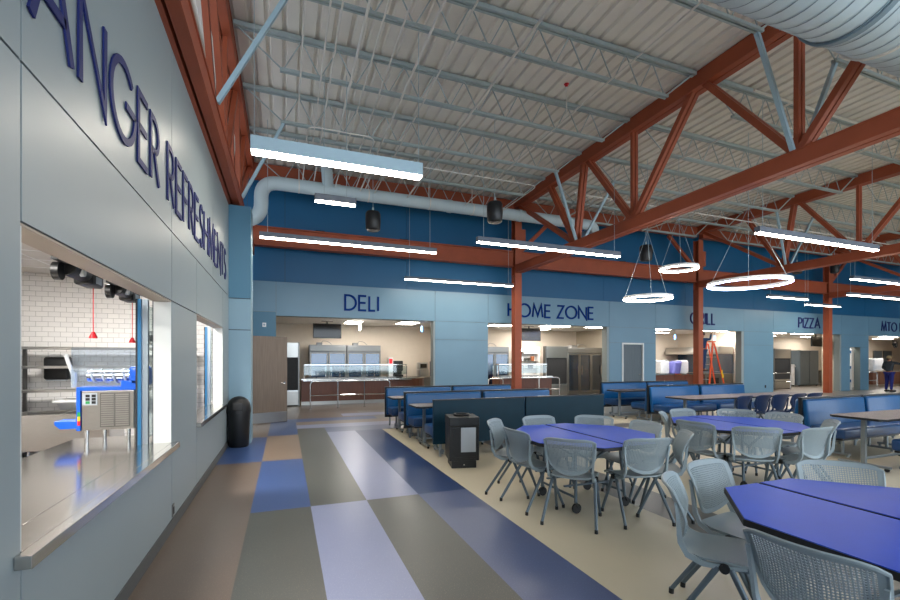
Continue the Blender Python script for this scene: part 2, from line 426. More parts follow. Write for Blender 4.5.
# ------------------------------------------------------------------ single-stroke lettering with real thickness
G = {
 'A': (.78, [[(0, 0), (.39, 1), (.78, 0)], [(.14, .33), (.64, .33)]]),
 'B': (.5, [[(0, 0), (0, 1)], [(0, 1), (.22, 1)]+arc(.22, .76, .24, 80, -80, 8)+[(.0, .52)], [(0, .52), (.25, .52)]+arc(.25, .26, .26, 80, -80, 8)+[(0, 0)]]),
 'D': (.68, [[(0, 0), (0, 1), (.2, 1)]+arc(.2, .5, .48, 80, -80, 12, .5)+[(.2, 0), (0, 0)]]),
 'E': (.46, [[(.46, 1), (0, 1), (0, 0), (.46, 0)], [(0, .52), (.42, .52)]]),
 'F': (.42, [[(.42, 1), (0, 1), (0, 0)], [(0, .5), (.38, .5)]]),
 'G': (.92, [arc(.48, .5, .48, 45, 360, 22, .5), [(.96, .5), (.56, .5)]]),
 'H': (.64, [[(0, 0), (0, 1)], [(.64, 0), (.64, 1)], [(0, .52), (.64, .52)]]),
 'I': (.0, [[(0, 0), (0, 1)]]),
 'L': (.38, [[(0, 1), (0, 0), (.38, 0)]]),
 'M': (.86, [[(0, 0), (.12, 1), (.43, .12), (.74, 1), (.86, 0)]]),
 'N': (.7, [[(0, 0), (0, 1), (.7, 0), (.7, 1)]]),
 'O': (.96, [arc(.48, .5, .48, 0, 360, 26, .5)]),
 'P': (.46, [[(0, 0), (0, 1), (.2, 1)]+arc(.2, .73, .26, 80, -80, 9, .27)+[(.2, .46), (0, .46)]]),
 'R': (.5, [[(0, 0), (0, 1), (.2, 1)]+arc(.2, .74, .26, 80, -80, 9, .26)+[(.2, .48), (0, .48)], [(.2, .48), (.5, 0)]]),
 'S': (.46, [arc(.24, .76, .21, 30, 255, 10, .24)+arc(.24, .26, .23, 75, -150, 11, .26)]),
 'T': (.56, [[(0, 1), (.56, 1)], [(.28, 1), (.28, 0)]]),
 'Z': (.56, [[(0, 1), (.56, 1), (0, 0), (.56, 0)]]),
}
def stroke(mb, pts, w, place, d):
    """pts in letter units -> thick ribbon, mitred"""
    pts = [Vector((a, b)) for a, b in pts]
    q = [pts[0]]
    for p in pts[1:]:
        if (p-q[-1]).length > .004: q.append(p)
    closed = (q[0]-q[-1]).length < .02
    if closed: q = q[:-1]
    N = len(q); L = []; Rr = []
    for i in range(N):
        a = q[i-1] if (i > 0 or closed) else None; b = q[(i+1) % N] if (i < N-1 or closed) else None
        n1 = n2 = None
        if a is not None: e = (q[i]-a).normalized(); n1 = Vector((-e.y, e.x))
        if b is not None: e = (b-q[i]).normalized(); n2 = Vector((-e.y, e.x))
        if n1 is None: n = n2; k = 1
        elif n2 is None: n = n1; k = 1
        else:
            n = (n1+n2); n = n.normalized() if n.length > 1e-4 else n1
            k = min(1/max(n.dot(n1), .2), 2.6)
        L.append(q[i]+n*w/2*k); Rr.append(q[i]-n*w/2*k)
    M_ = N if closed else N-1
    for i in range(M_):
        j = (i+1) % N
        quad = [L[i], L[j], Rr[j], Rr[i]]
        vs = [place(v.x, v.y, 0) for v in quad]+[place(v.x, v.y, d) for v in quad]
        mb.add(vs, [(0, 1, 2, 3), (7, 6, 5, 4), (0, 4, 5, 1), (1, 5, 6, 2), (2, 6, 7, 3), (3, 7, 4, 0)])
def advances(text, gap=.2, space=.42):
    x = 0; out = []
    for ch in text:
        if ch == ' ': x += space; continue
        out.append((ch, x)); x += G[ch][0]+gap
    return out, x-gap
def sign(text, label, place_fn, a0, a1, z0, h, m, name='wall_sign', first=None, gap=.2, sw=.14, dep=.025):
    """a0..a1 horizontal extent; first=(index) means a0 is where that letter starts"""
    out, W = advances(text, gap)
    if first is None: s0 = 0
    else: s0 = out[first][1]
    sx = (a1-a0)/(W-s0); off = a0-s0*sx
    t = thing(name, label, 'sign', place_fn(off, z0, 0))
    o = Vector(t.location)
    for ch, x in out:
        mb = MB()
        for st in G[ch][1]:
            # keep stroke width true although letters are squeezed
            stroke(mb, [(a*sx, b*h) for a, b in st], sw*h, lambda u, v, dd, x=x: Vector(place_fn(off+x*sx+u, z0+v, dd))-o, dep)
        mb.build('letter', m, t)
    return t
sign('RANGER REFRESHMENTS', 'dark purple-blue raised letters RANGER REFRESHMENTS on left wall above the serving hatches',
     lambda a, z, d: (XL+.004+d, a, z), 2.69, 8.42, 2.95, .48, 'letter', first=2, sw=.10, dep=.010)
yb_ = lambda a, z, d: (a, YB-.004-d, z)
sign('DELI', 'blue raised letters DELI above the leftmost serving opening', yb_, 1.70, 2.70, 3.07, .44, 'letterb')
sign('HOME ZONE', 'blue raised letters HOME ZONE partly behind the nearest rust-red column', yb_, 7.25, 10.85, 3.08, .44, 'letterb')
sign('GRILL', 'navy raised letters GRILL above the opening with the orange ladder', yb_, 15.80, 17.20, 3.07, .46, 'letter')
sign('PIZZA', 'navy raised letters PIZZA left of the farthest visible column', yb_, 22.70, 24.28, 3.09, .45, 'letter')
sign('MTO B', 'navy raised letters MTO cut off at the right edge of the photo', yb_, 29.40, 31.35, 3.09, .45, 'letter')

# ------------------------------------------------------------------ steel: columns, girts, trusses, joists
TX = [-.93, 7.33, 15.70, 24.07]
ZC0, ZC1 = 4.47, 4.72; ZT0, ZT1 = 6.63, 6.93
nm = ['against the top of the left wall', 'nearest the camera over the booths', 'second from the left wall over the ring lights', 'farthest right']
def hcol(mb, x, y, z0, z1, w=.32, d=.32):
    t = .02
    mb.box(x-w/2, x+w/2, y-d/2, y-d/2+t, z0, z1); mb.box(x-w/2, x+w/2, y+d/2-t, y+d/2, z0, z1); mb.box(x-.02, x+.02, y-d/2+t, y+d/2-t, z0, z1)
cn = ['in front of the HOME ZONE opening', 'in front of the GRILL opening', 'in front of the PIZZA opening']
for x, l in zip(TX[1:], cn):
    t = thing('steel_column', 'rust-red steel column '+l, 'column', (x, 13.0, 0), 0, 'rust-red columns along the serving wall')
    mb = MB(); hcol(mb, 0, 0, .0, 6.4, .25, .25)
    mb.box(-.125, -.105, -.105, .105, 0, 4.4); mb.box(.105, .125, -.105, .105, 0, 4.4)
    mb.build('shaft', 'steelred', t)
    mb = MB(); mb.box(.126, .28, -.12, .12, 5.35, 5.95); mb.build('bracket', 'steelred', t)
def dbl(mb, p, q, w, h, gap):
    p, q = Vector(p), Vector(q)
    for s in (-1, 1):
        o = Vector((s*(w/4+gap/2), 0, 0)); mb.bar(p+o, q+o, w/2, h, up=(1, 0, 0)) if False else None
        d = (q-p).normalized(); a = Vector((1, 0, 0)); b = a.cross(d).normalized()
        A = a*(w/4); B = b*h/2
        P, Q = p+o, q+o
        vs = [P-A-B, P+A-B, P+A+B, P-A+B, Q-A-B, Q+A-B, Q+A+B, Q-A+B]
        mb.add(vs, [(0, 1, 2, 3), (7, 6, 5, 4), (0, 4, 5, 1), (1, 5, 6, 2), (2, 6, 7, 3), (3, 7, 4, 0)])
        # angle-section flange
        F = a*(.012); C = b*(h/2-.01)
for i, X0 in enumerate(TX):
    y1 = 12.83
    t = thing('roof_truss', 'rust-red steel roof truss '+nm[i], 'truss', (X0, y1, ZC0), 0, 'rust-red trusses running to the back wall')
    L = lambda y, z: (0, y-y1, z-ZC0)
    mb = MB(); dbl(mb, L(-7.5, (ZT0+ZT1)/2), L(13.0, (ZT0+ZT1)/2), .26, ZT1-ZT0-.03, .02); mb.box(-.15, .15, -7.5-y1, .17, ZT1-ZC0-.02, ZT1-ZC0); mb.build('top_chord', 'steelred', t)
    mb = MB(); dbl(mb, L(-7.5, (ZC0+ZC1)/2), L(12.83, (ZC0+ZC1)/2), .24, ZC1-ZC0, .03)
    if i == 0: dbl(mb, L(12.83, (ZC0+ZC1)/2), L(13.3, (ZC0+ZC1)/2), .24, ZC1-ZC0, .03)
    mb.box(-.15, .15, -7.5-y1, 0, ZC1-ZC0-.02, ZC1-ZC0); mb.build('bottom_chord', 'steelred', t)
    zt_, zb_ = ZT0+.05, ZC1-.05
    web = []
    for b in (-5.75, -2.39, .97, 4.33, 7.69):
        web += [((b, zb_), (b+1.55, zt_)), ((b, zb_), (b, zt_)), ((b, zb_), (b-1.55, zt_))]
    web += [((9.75, zb_), (9.42, zt_)), ((9.75, zb_), (11.0, zt_)), ((9.75, zb_), (12.75, zt_))]
    for p, q in web:
        mb = MB(); vert = abs(p[0]-q[0]) < .01
        dbl(mb, L(*p), L(*q), .13 if vert else .16, .07 if vert else .10, .025)
        mb.build('web_member', 'steelred', t)
    for b in (.97, 4.33, 7.69, 9.75):
        mb = MB(); mb.prism([(b-.25-y1, .1), (b+.25-y1, .1), (b+.12-y1, .5), (b-.12-y1, .5)], -.008, .008, axis='x'); mb.build('gusset_plate', 'steelred', t)
# girts and eave struts between columns
gx = [(-.9, 7.17), (7.49, 15.54), (15.86, 23.91), (24.23, 33.1)]
gn = ['left of the first column', 'between the first and second columns', 'between the second and third columns', 'right of the third column']
for (a, b), l in zip(gx, gn):
    t = thing('girt_beam', 'horizontal rust-red beam across the blue wall '+l, 'beam', (a, 13.0, 4.68), 0, 'rust-red wall beams')
    mb = MB(); w = b-a
    mb.box(0, w, -.12, .12, 0, .03); mb.box(0, w, -.12, .12, .49, .52); mb.box(0, w, -.05, -.02, .03, .49)
    mb.build('beam_body', 'steelred', t)
    for k in range(3):
        mb = MB(); mb.box(w*(k+.7)/3.3, w*(k+.7)/3.3+.25, -.10, .1, .521, .55); mb.build('clip', 'blackm', t)
    mb = MB(); mb.box(a, b, 12.9, 13.1, 6.5, 6.9)
    tag(mb.build('eave_beam', 'steelred'), 'rust-red beam just under the roof deck along the blue wall '+l, 'beam', 'rust-red eave beams')
for a, b, l in [((7.5, 13, 5.25), (8.75, 13, 6.45), 'rising right from the first column'), ((15.5, 13, 5.25), (14.1, 13, 6.45), 'rising left from the second column'),
                ((24.3, 13, 5.25), (25.6, 13, 6.45), 'rising right from the third column')]:
    mb = MB(); mb.bar(a, b, .1, .12); tag(mb.build('knee_brace', 'steelred'), 'short rust-red diagonal brace '+l, 'brace', 'wall knee braces')
# joists
JY = [12.4, 11.05, 9.37, 7.69, 6.01, 4.33, 2.65, .97, -.71, -2.39]
ordn = ['nearest the back wall', 'second from the back wall', 'third from the back wall', 'fourth from the back wall', 'fifth from the back wall', 'sixth from the back wall',
        'seventh from the back wall', 'eighth from the back wall', 'ninth from the back wall', 'tenth from the back wall']
bays = [(-.93, 7.33, 'between the left wall and first truss'), (7.33, 15.70, 'between the first and second trusses'), (15.70, 24.07, 'between the second and third trusses'), (24.07, 33.1, 'right of the third truss')]
def make_joist(w):
    t = thing('roof_joist', '', 'joist')
    x0, x1 = .17, w-.17
    mb = MB(); mb.box(x0, x1, -.055, -.012, 6.86, 6.93); mb.box(x0, x1, .012, .055, 6.86, 6.93); mb.box(x0, x1, -.055, .055, 6.922, 6.932); mb.build('top_chord', 'joist', t)
    b0, b1 = .85, w-.85
    mb = MB(); mb.box(b0, b1, -.045, -.012, 6.30, 6.345); mb.box(b0, b1, .012, .045, 6.30, 6.345); mb.build('bottom_chord', 'joist', t)
    mb = MB(); n = int(round((b1-b0)/.62)); dx = (b1-b0-.1)/n
    mb.bar((x0+.05, 0, 6.87), (b0+.05, 0, 6.325), .016, .02)
    mb.bar((x1-.05, 0, 6.87), (b1-.05, 0, 6.325), .02, .03)
    for k in range(n):
        xa = b0+.05+k*dx
        mb.bar((xa, 0, 6.325), (xa+dx/2, 0, 6.87), .012, .018); mb.bar((xa+dx/2, 0, 6.87), (xa+dx, 0, 6.325), .012, .018)
    mb.build('web', 'joist', t)
    return t
for a, b, l in bays:
    proto = None
    for y, o in zip(JY, ordn):
        if b > 16 and y < 1.5 or b > 7.5 and y < -1: continue
        lb = 'pale roof joist %s, %s' % (o, l)
        if proto is None: proto = make_joist(b-a); proto.location = (a, y, 0); proto['label'] = lb; proto['group'] = 'open-web roof joists'
        else: dup(proto, (a, y, 0), 0, lb, 'open-web roof joists')
# kicker braces
for (p, q, l) in [((-.78, 6.01, 4.72), (.05, 6.01, 6.32), 'nearer the camera, rising from the left wall truss'),
                  ((-.78, 9.37, 4.72), (-.02, 9.37, 6.32), 'farther back, rising from the left wall truss'),
                  ((7.22, 4.33, 4.73), (6.42, 4.33, 6.32), 'left of the first truss near the big duct'), ((7.44, 4.33, 4.73), (8.26, 4.33, 6.32), 'right of the first truss near the big duct'),
                  ((7.22, 9.6, 4.73), (6.42, 9.37, 6.32), 'left of the first truss near its column end'), ((7.44, 9.6, 4.73), (8.26, 9.37, 6.32), 'right of the first truss near its column end'),
                  ((7.22, 7.69, 4.73), (6.42, 7.69, 6.32), 'left of the first truss at its middle'), ((7.44, 7.69, 4.73), (8.26, 7.69, 6.32), 'right of the first truss at its middle'),
                  ((15.59, 9.6, 4.73), (14.79, 9.37, 6.32), 'left of the second truss'), ((15.81, 9.6, 4.73), (16.6, 9.37, 6.32), 'right of the second truss')]:
    if '7.69' in str(p): continue
    mb = MB(); mb.bar(p, q, .055, .012, up=(0, 1, 0)); mb.bar(Vector(p)+Vector((.0, .027, 0)), Vector(q)+Vector((0, .027, 0)), .055, .055)
    tag(mb.build('diagonal_brace', 'brace'), 'pale blue steel diagonal brace '+l, 'brace', 'pale diagonal braces from truss to joists')

# ------------------------------------------------------------------ pipes, ducts, conduits
def pathlen(*p): return [Vector(q) for q in p]
def smooth_path(pts, r=.35, n=6):
    pts = [Vector(p) for p in pts]; out = [pts[0]]
    for i in range(1, len(pts)-1):
        a, b, c = pts[i-1], pts[i], pts[i+1]
        u = (a-b); v = (c-b); k = min(r, u.length*.49, v.length*.49); p0 = b+u.normalized()*k; p1 = b+v.normalized()*k
        for j in range(n+1):
            t = j/n; out.append(p0*(1-t)**2+b*2*t*(1-t)+p1*t*t)
    out.append(pts[-1]); return out
t = thing('round_duct', 'white round duct running along the top of the blue wall', 'duct', (0, 12.35, 6.2))
mb = MB(); mb.tube(smooth_path([(-1.6, .1, -1.1), (-.58, 0, -1.0), (-.58, 0, 0), (9.9, 0, 0), (10.3, 0.3, -.1), (10.3, 1.4, -.1)], .42, 8), .175, 20); mb.build('duct_pipe', 'duct', t)
mb = MB(); mb.tube([(1.1, 0, .0), (1.1, -.0, .1), (1.0, -.7, .45)], .15, 16); mb.build('branch_pipe', 'duct', t)
for x in (1.3, 4.6, 7.0):
    mb = MB(); mb.tube([(x, 0, 0), (x+.12, 0, 0)], .19, 20); mb.build('coupling', 'duct', t)
for x in (.35, 2.2, 4.0, 5.4, 8.6):
    mb = MB(); mb.tube([(x, 0, .17), (x, 0, .62)], .012, 6); mb.tube([(x-.015, 0, 0), (x+.015, 0, 0)], .182, 20); mb.build('hanger', 'conduit', t)
# big spiral duct top right
t = thing('spiral_duct', 'very large pale round spiral duct overhead at top right', 'duct', (9, 2.75, 5.5))
mb = MB(); mb.tube([(-8.0+i*.5, 0, 0) for i in range(60)], .55, 48); mb.build('duct_shell', 'duct', t)
mb = MB()
for i in range(150):
    mb.tube([(-7.9+i*.19, 0, 0), (-7.885+i*.19, 0, 0)], .556, 40, cap=False)
mb.build('spiral_seam', 'ductring', t)
for x in (-3.5, 1.1, 5.2, 12):
    mb = MB(); mb.tube([(x, 0, 0), (x+.07, 0, 0)], .578, 48); mb.build('joint_band', 'ductring', t)
for x in (-2.8, 2.4, 7):
    mb = MB(); mb.tube([(x, 0, .5), (x, 0, 1.38)], .012, 6); mb.tube([(x, 0, 0), (x+.04, 0, 0)], .57, 40); mb.build('hanger_strap', 'conduit', t)
# conduits
cx = [(.24, 6.25, 1, 'leftmost'), (.56, 6.24, 2, 'second from left'), (.71, 6.24, 3, 'third from left'), (1.04, 6.25, 4, 'fourth from left'), (1.27, 6.24, 5, 'fifth from left'), (1.55, 6.24, 6, 'sixth from left'),
      (1.95, 6.24, 7, 'seventh from left'), (2.35, 6.23, 8, 'eighth from left'), (3.3, 6.24, 9, 'ninth from left'), (5.1, 6.24, 10, 'tenth from left')]
for x, z, k, l in cx:
    mb = MB(); rr = .022 if k in (4, 7, 9) else .014
    far = {1: 9.0, 2: 10.2, 3: 11.9, 4: 9.6, 5: 12.3, 6: 11.5, 7: 12.3, 8: 12.3, 9: 12.3, 10: 12.3}[k]
    mb.tube([(x, -5, z), (x, far, z)], rr, 8)
    tag(mb.build('conduit_pipe', 'conduit'), 'thin white pipe under the joists left of the first truss, '+l, 'pipe', 'thin pipes running toward the back wall')
for pts, l in [([(.42, 11.6, 6.1), (.42, 9.0, 6.15), (1.75, 9.0, 6.15), (1.75, 11.6, 6.1)], 'U-bent white conduit hanging near the left wall under the joists'),
               ([(2.0, 11.6, 6.1), (2.0, 9.9, 6.12), (6.2, 9.9, 6.12), (6.2, 11.9, 6.1)], 'long bent white conduit loop under the joists before the first truss')]:
    mb = MB(); mb.tube(smooth_path(pts, .2, 5), .014, 8); tag(mb.build('bent_conduit', 'conduit'), l, 'pipe')
for x, y, l in [(8.6, 10.6, 'between the first and second trusses, left one'), (12.1, 10.6, 'between the first and second trusses, right one')]:
    mb = MB(); mb.tube([(x, -2, 6.22), (x, 12.3, 6.22)], .02, 8); tag(mb.build('conduit_pipe', 'conduit'), 'white pipe under the joists '+l, 'pipe', 'pipes beyond the first truss')
for y, l in [(10.2, 'nearer the back wall'), (5.2, 'nearer the camera')]:
    mb = MB(); mb.tube([(7.6, y, 6.22), (24, y, 6.22)], .022, 8); tag(mb.build('cross_pipe', 'conduit'), 'long white pipe crossing below the joists right of the first truss, '+l, 'pipe', 'long cross pipes')
for x, y, l in [(1.55, 5.05, 'upper left under the roof'), (5.1, 7.1, 'just left of the first truss')]:
    t = thing('sprinkler_head', 'small red-tipped sprinkler '+l, 'sprinkler', (x, y, 6.22), 0, 'sprinkler heads')
    mb = MB(); mb.tube([(0, 0, 0), (0, 0, .62)], .012, 8); mb.build('drop_pipe', 'conduit', t)
    mb = MB(); mb.lathe((0, 0, .62), [(.012, 0), (.03, .02), (.03, .04), (.05, .05), (.05, .055), (0, .06)], 12); mb.build('head', 'red', t)

# ------------------------------------------------------------------ lights
def linear(xc, y, z, L, hh, label, house='lamphg', w=.11):
    t = thing('linear_pendant_light', label, 'light', (xc, y, z), 0, 'linear pendant lights')
    mb = MB(); mb.box(-L/2, L/2, -w/2, w/2, .014, hh); mb.build('housing', house, t, .004)
    mb = MB(); mb.box(-L/2+.012, L/2-.012, -w/2+.008, w/2-.008, -.004, .0135); mb.build('diffuser', 'lamp', t)
    for s in (-1, 1):
        mb = MB(); x = s*(L/2-(.04 if w > .15 else .15)); mb.tube([(x, 0, hh), (x, 0, 6.28-z)], .005, 5); mb.build('cable', 'cable', t)
    return t
linear(.72, 6.05, 4.18, 2.25, .19, 'largest and nearest linear pendant light, pale housing, beside the left wall truss', 'lamphouse', .16)
linear(.78, 7.4, 4.13, .66, .12, 'very short linear pendant light under the white duct')
linear(1.36, 9.3, 3.95, 3.66, .11, 'long linear pendant light in front of the wall beam above DELI')
linear(5.1, 12.5, 3.93, 3.6, .09, 'linear pendant light lowest on the blue wall left of the first column')
linear(5.51, 8.16, 3.96, 3.66, .12, 'long linear pendant light crossing in front of the first column')
linear(9.8, 5.4, 3.84, 3.66, .12, 'long linear pendant light at upper right in front of the second truss')
linear(18.38, 11.25, 3.95, 2.35, .11, 'linear pendant light just right of the large ring light, upper of a close pair')
linear(22.2, 12.16, 3.93, 2.37, .10, 'linear pendant light by the PIZZA sign, lower of a close pair')
linear(17.6, 7.9, 3.95, 3.66, .11, 'linear pendant light at the right edge, above the other one there')
linear(21.3, 9.87, 3.95, 3.66, .11, 'linear pendant light at the right edge, below the other one there')
def ring(x, y, z, d, label, m):
    t = thing('ring_pendant_light', label, 'light', (x, y, z), 0, 'ring pendant lights')
    mb = MB(); n = 64; r0, r1 = d/2-.055, d/2
    mb.lathe((0, 0, 0), [(r0, .012), (r1, .012), (r1, .065), (r0, .065), (r0, .012)], n, 0, 'z', False); mb.build('housing', 'white', t)
    mb = MB(); mb.lathe((0, 0, 0), [(r0+.004, -.004), (r1-.004, -.004), (r1-.004, .0115), (r0+.004, .0115), (r0+.004, -.004)], n, 0, 'z', False); mb.build('diffuser', m, t)
    for k in range(3):
        a = 2*PI*k/3+.6; mb = MB(); mb.tube([((r1-.03)*math.cos(a), (r1-.03)*math.sin(a), .065), (0, 0, 1.6) if z < 3.5 else (0, 0, 1.2)], .004, 5); mb.build('cable', 'cable', t)
    mb = MB(); mb.tube([(0, 0, 1.6 if z < 3.5 else 1.2), (0, 0, 6.28-z)], .006, 5); mb.build('stem', 'cable', t)
ring(8.58, 7.61, 3.66, .84, 'small ring-shaped pendant light, the upper of the two small rings', 'lampring')
ring(7.98, 7.95, 2.98, 1.08, 'small ring-shaped pendant light, the lower of the two small rings', 'lampring')
ring(9.02, 6.29, 3.12, 1.5, 'largest ring-shaped pendant light with a bluish glow', 'lampblue')
for x, y, z, l in [(1.68, 8.88, 4.39, 'left of the two over the booths'), (3.78, 7.55, 4.40, 'above the long light left of the first column'), (8.44, 8.46, 4.23, 'above the small ring lights'),
                   (16.47, 9.8, 4.72, 'behind the second truss'), (21.0, 11.1, 5.3, 'near the third column')]:
    t = thing('pendant_speaker', 'black pendant loudspeaker '+l, 'speaker', (x, y, z), 0, 'black pendant speakers')
    mb = MB(); mb.lathe((0, 0, -.2), [(.0, 0), (.12, 0), (.145, .03), (.155, .2), (.15, .34), (.13, .38), (.0, .385)], 28); mb.build('enclosure', 'black', t)
    mb = MB(); mb.lathe((0, 0, -.2), [(.0, -.006), (.11, -.004), (.118, 0)], 28); mb.build('grille', 'blackm', t)
    mb = MB(); mb.tube([(0, 0, .185), (0, 0, .27)], .02, 8); mb.tube([(0, 0, .27), (0, 0, 6.29-z)], .005, 6); mb.build('cable', 'cable', t)

# ------------------------------------------------------------------ grey perforated chair
def chair_proto(shellm, name='cafeteria_chair', label='', holes=True):
    t = thing(name, label, 'chair')
    # backrest: perforated shield, wide rounded top and U-shaped bottom
    z0, z1 = .485, .825
    def S(u, v, off=0):
        zb_ = z0+.20*(1-math.sqrt(max(0, 1-(.975*u)**2))); zt_ = z1-.028*abs(u)**7
        x = u*(.222+.012*v); zz = zb_+(zt_-zb_)*v; h = (zz-z0)/(z1-z0)
        return Vector((x, -.215-.085*h**1.4+.055*u*u+.02*math.sin(h*PI), zz))
    import bmesh
    NU, NV = 34, 26
    mb = MB()
    for i in range(NU):
        for j in range(NV):
            u0, u1 = -1+2*i/NU, -1+2*(i+1)/NU; v0, v1 = j/NV, (j+1)/NV
            hole = holes and 1 < i < NU-2 and 1 < j < NV-2
            cs = [(u0, v0), (u1, v0), (u1, v1), (u0, v1)]
            if not hole: mb.add([S(*c) for c in cs], [(0, 1, 2, 3)])
            else:
                uc, vc = (u0+u1)/2, (v0+v1)/2; k = .6
                inn = [(uc+(a-uc)*k, vc+(b-vc)*k) for a, b in cs]
                mb.add([S(*c) for c in cs+inn], [(0, 1, 5, 4), (1, 2, 6, 5), (2, 3, 7, 6), (3, 0, 4, 7)])
    # weld, then give the sheet its thickness
    key = {}; V = []; F = []
    for f in mb.f:
        q = []
        for i in f:
            k_ = tuple(round(c, 5) for c in mb.v[i])
            if k_ not in key: key[k_] = len(V); V.append(mb.v[i])
            q.append(key[k_])
        F.append(q)
    ne = {}
    for f in F:
        for a, b_ in zip(f, f[1:]+f[:1]): ne[(min(a, b_), max(a, b_))] = ne.get((min(a, b_), max(a, b_)), 0)+1
    nV = len(V); mb = MB()
    walls = [(a, b_, b_+nV, a+nV) for (a, b_), c_ in ne.items() if c_ == 1]
    mb.add(V+[(x, y+.007, z) for x, y, z in V], F+[[i+nV for i in reversed(f)] for f in F]+walls)
    mb.build('backrest', shellm, t)
    # rim
    mb = MB(); N = 22; rim = [S(-1, k/N) for k in range(N+1)]+[S(-1+2*k/16, 1) for k in range(1, 16)]+[S(1, 1-k/N) for k in range(N+1)]+[S(1-2*k/12, 0) for k in range(1, 12)]
    mb.tube(rim, .0085, 6, closed=True); mb.build('back_rim', shellm, t)
    # side arms from back down under the seat
    for s in (-1, 1):
        mb = MB()
        p = [Vector((s*.226, -.222, .74)), Vector((s*.222, -.21, .68)), Vector((s*.212, -.205, .60)), Vector((s*.206, -.198, .52)), Vector((s*.204, -.165, .455)), Vector((s*.203, -.09, .42)), Vector((s*.20, .03, .418)), Vector((s*.20, .12, .43))]
        W = [.012, .018, .024, .03, .034, .03, .026, .016]
        for k in range(len(p)-1):
            d0 = (p[k+1]-p[k]).normalized(); n_ = Vector((0, -d0.z, d0.y))
            d1 = (p[min(k+2, len(p)-1)]-p[k+1]); d1 = d1.normalized() if d1.length > 0 else d0; n1 = Vector((0, -d1.z, d1.y))
            A, B = p[k], p[k+1]; tx = Vector((.008, 0, 0))
            vs = [A-n_*W[k]/2-tx, A+n_*W[k]/2-tx, B+n1*W[k+1]/2-tx, B-n1*W[k+1]/2-tx, A-n_*W[k]/2+tx, A+n_*W[k]/2+tx, B+n1*W[k+1]/2+tx, B-n1*W[k+1]/2+tx]
            mb.add(vs, [(0, 1, 2, 3), (7, 6, 5, 4), (0, 4, 5, 1), (1, 5, 6, 2), (2, 6, 7, 3), (3, 7, 4, 0)])
        mb.build('side_arm', shellm, t)
    # seat
    n = 16; top = []; bot = []
    def SP(u, v):
        a, b_ = abs(u), abs(v)
        x = u*(.205+.012*v)*(1-.06*b_**6); y = .02+v*.215*(1-.10*a**5)
        z = .442-.014*(1-u*u)*(1-v*v)-(.035*max(0, v-.55)**1.5/.3)+.018*max(0, -v-.6)/.4+.008*a**4
        return x, y, z
    vs = []
    for i in range(n+1):
        for j in range(n+1): vs.append(SP(-1+2*i/n, -1+2*j/n))
    m_ = len(vs); vs += [(x*.97, y, z-.014) for x, y, z in vs]
    fs = []
    for i in range(n):
        for j in range(n):
            a = i*(n+1)+j; fs.append((a, a+n+1, a+n+2, a+1)); fs.append((m_+a, m_+a+1, m_+a+n+2, m_+a+n+1))
    for k in range(n):
        for a, b_ in ((k, k+1), (n*(n+1)+k+1, n*(n+1)+k)): fs.append((a, b_, m_+b_, m_+a))
        for a, b_ in (((k+1)*(n+1), k*(n+1)), (k*(n+1)+n, (k+1)*(n+1)+n)): fs.append((a, b_, m_+b_, m_+a))
    mb = MB(); mb.add(vs, fs, 0, True); mb.build('seat', shellm, t)
    mb = MB(); mb.bar((-.19, .0, .405), (.19, .0, .405), .03, .02); mb.bar((-.17, -.1, .41), (-.17, .14, .41), .025, .02); mb.bar((.17, -.1, .41), (.17, .14, .41), .025, .02); mb.build('under_frame', 'chairleg', t)
    for s in (-1, 1):
        for q, w in ((Vector((s*.245, -.262, 0)), -1), (Vector((s*.215, .22, 0)), 1)):
            top_ = Vector((s*.198, .015+w*.03, .415)); mb = MB(); d = q-top_
            mb.tube([top_, q+Vector((0, 0, .028))-Vector((0, 0, 0))], .0125, 10, rr=[.0165, .0135]); lg = mb.build('leg', 'chairleg', t)
            mb = MB(); mb.tube([q+Vector((0, 0, .032))-d.normalized()*.004, q+Vector((0, 0, .001))], .016, 10); mb.build('foot_cap', 'blackm', lg)
        mb = MB(); mb.lathe((s*.205, .015, .413), [(0, -.018), (.024, -.018), (.028, 0), (.024, .018), (0, .018)], 14, 0, 'x'); mb.build('pivot_knob', 'blackm', t)
    return t
ch = chair_proto('chair')
GRP = 'grey perforated chairs around the blue tables'
first = [True]
def put_chair(x, y, rz, label, tilt=0):
    """rz: facing direction angle in degrees, 90 = facing +y"""
    if first[0]:
        first[0] = False; ch.location = (x, y, 0); ch.rotation_euler = (0, 0, R(rz-90)); ch['label'] = label; ch['group'] = GRP
    else: dup(ch, (x, y, 0), R(rz-90), label, GRP)
def around(cx, cy, r, table, items):
    for ang, dr, da, label in items:
        a = R(ang); rr = r+dr
        # chair centre so that its backrest top is at distance rr from the table centre
        d = rr-.28
        put_chair(cx+d*math.cos(a), cy+d*math.sin(a), ang+180+da, label)
T1 = (3.05, 3.97); T2 = (5.42, 3.93); T3 = (2.92, 1.24)
put_chair(2.50, 4.06, 4, 'grey perforated chair on the left side of the left blue octagon table, facing right')
put_chair(2.62, 3.53, 43, 'grey perforated chair at the front left corner of the left blue table, facing away')
put_chair(3.21, 3.37, 78, 'grey perforated chair front right of the left blue octagon table, facing away')
put_chair(3.56, 3.40, 142, 'grey perforated chair at the front right corner of the left blue table')
around(*T1, .98, 1, [
    (0, -.02, 0, 'grey perforated chair on the right side of the left blue octagon table'),
    (43, -.02, 0, 'grey perforated chair at the far right corner of the left blue octagon table'),
    (91, -.08, 0, 'grey perforated chair directly behind the left blue octagon table, before the dark booth panel'),
    (132, .08, 4, 'grey perforated chair nearest the black waste box, behind the left blue table')])
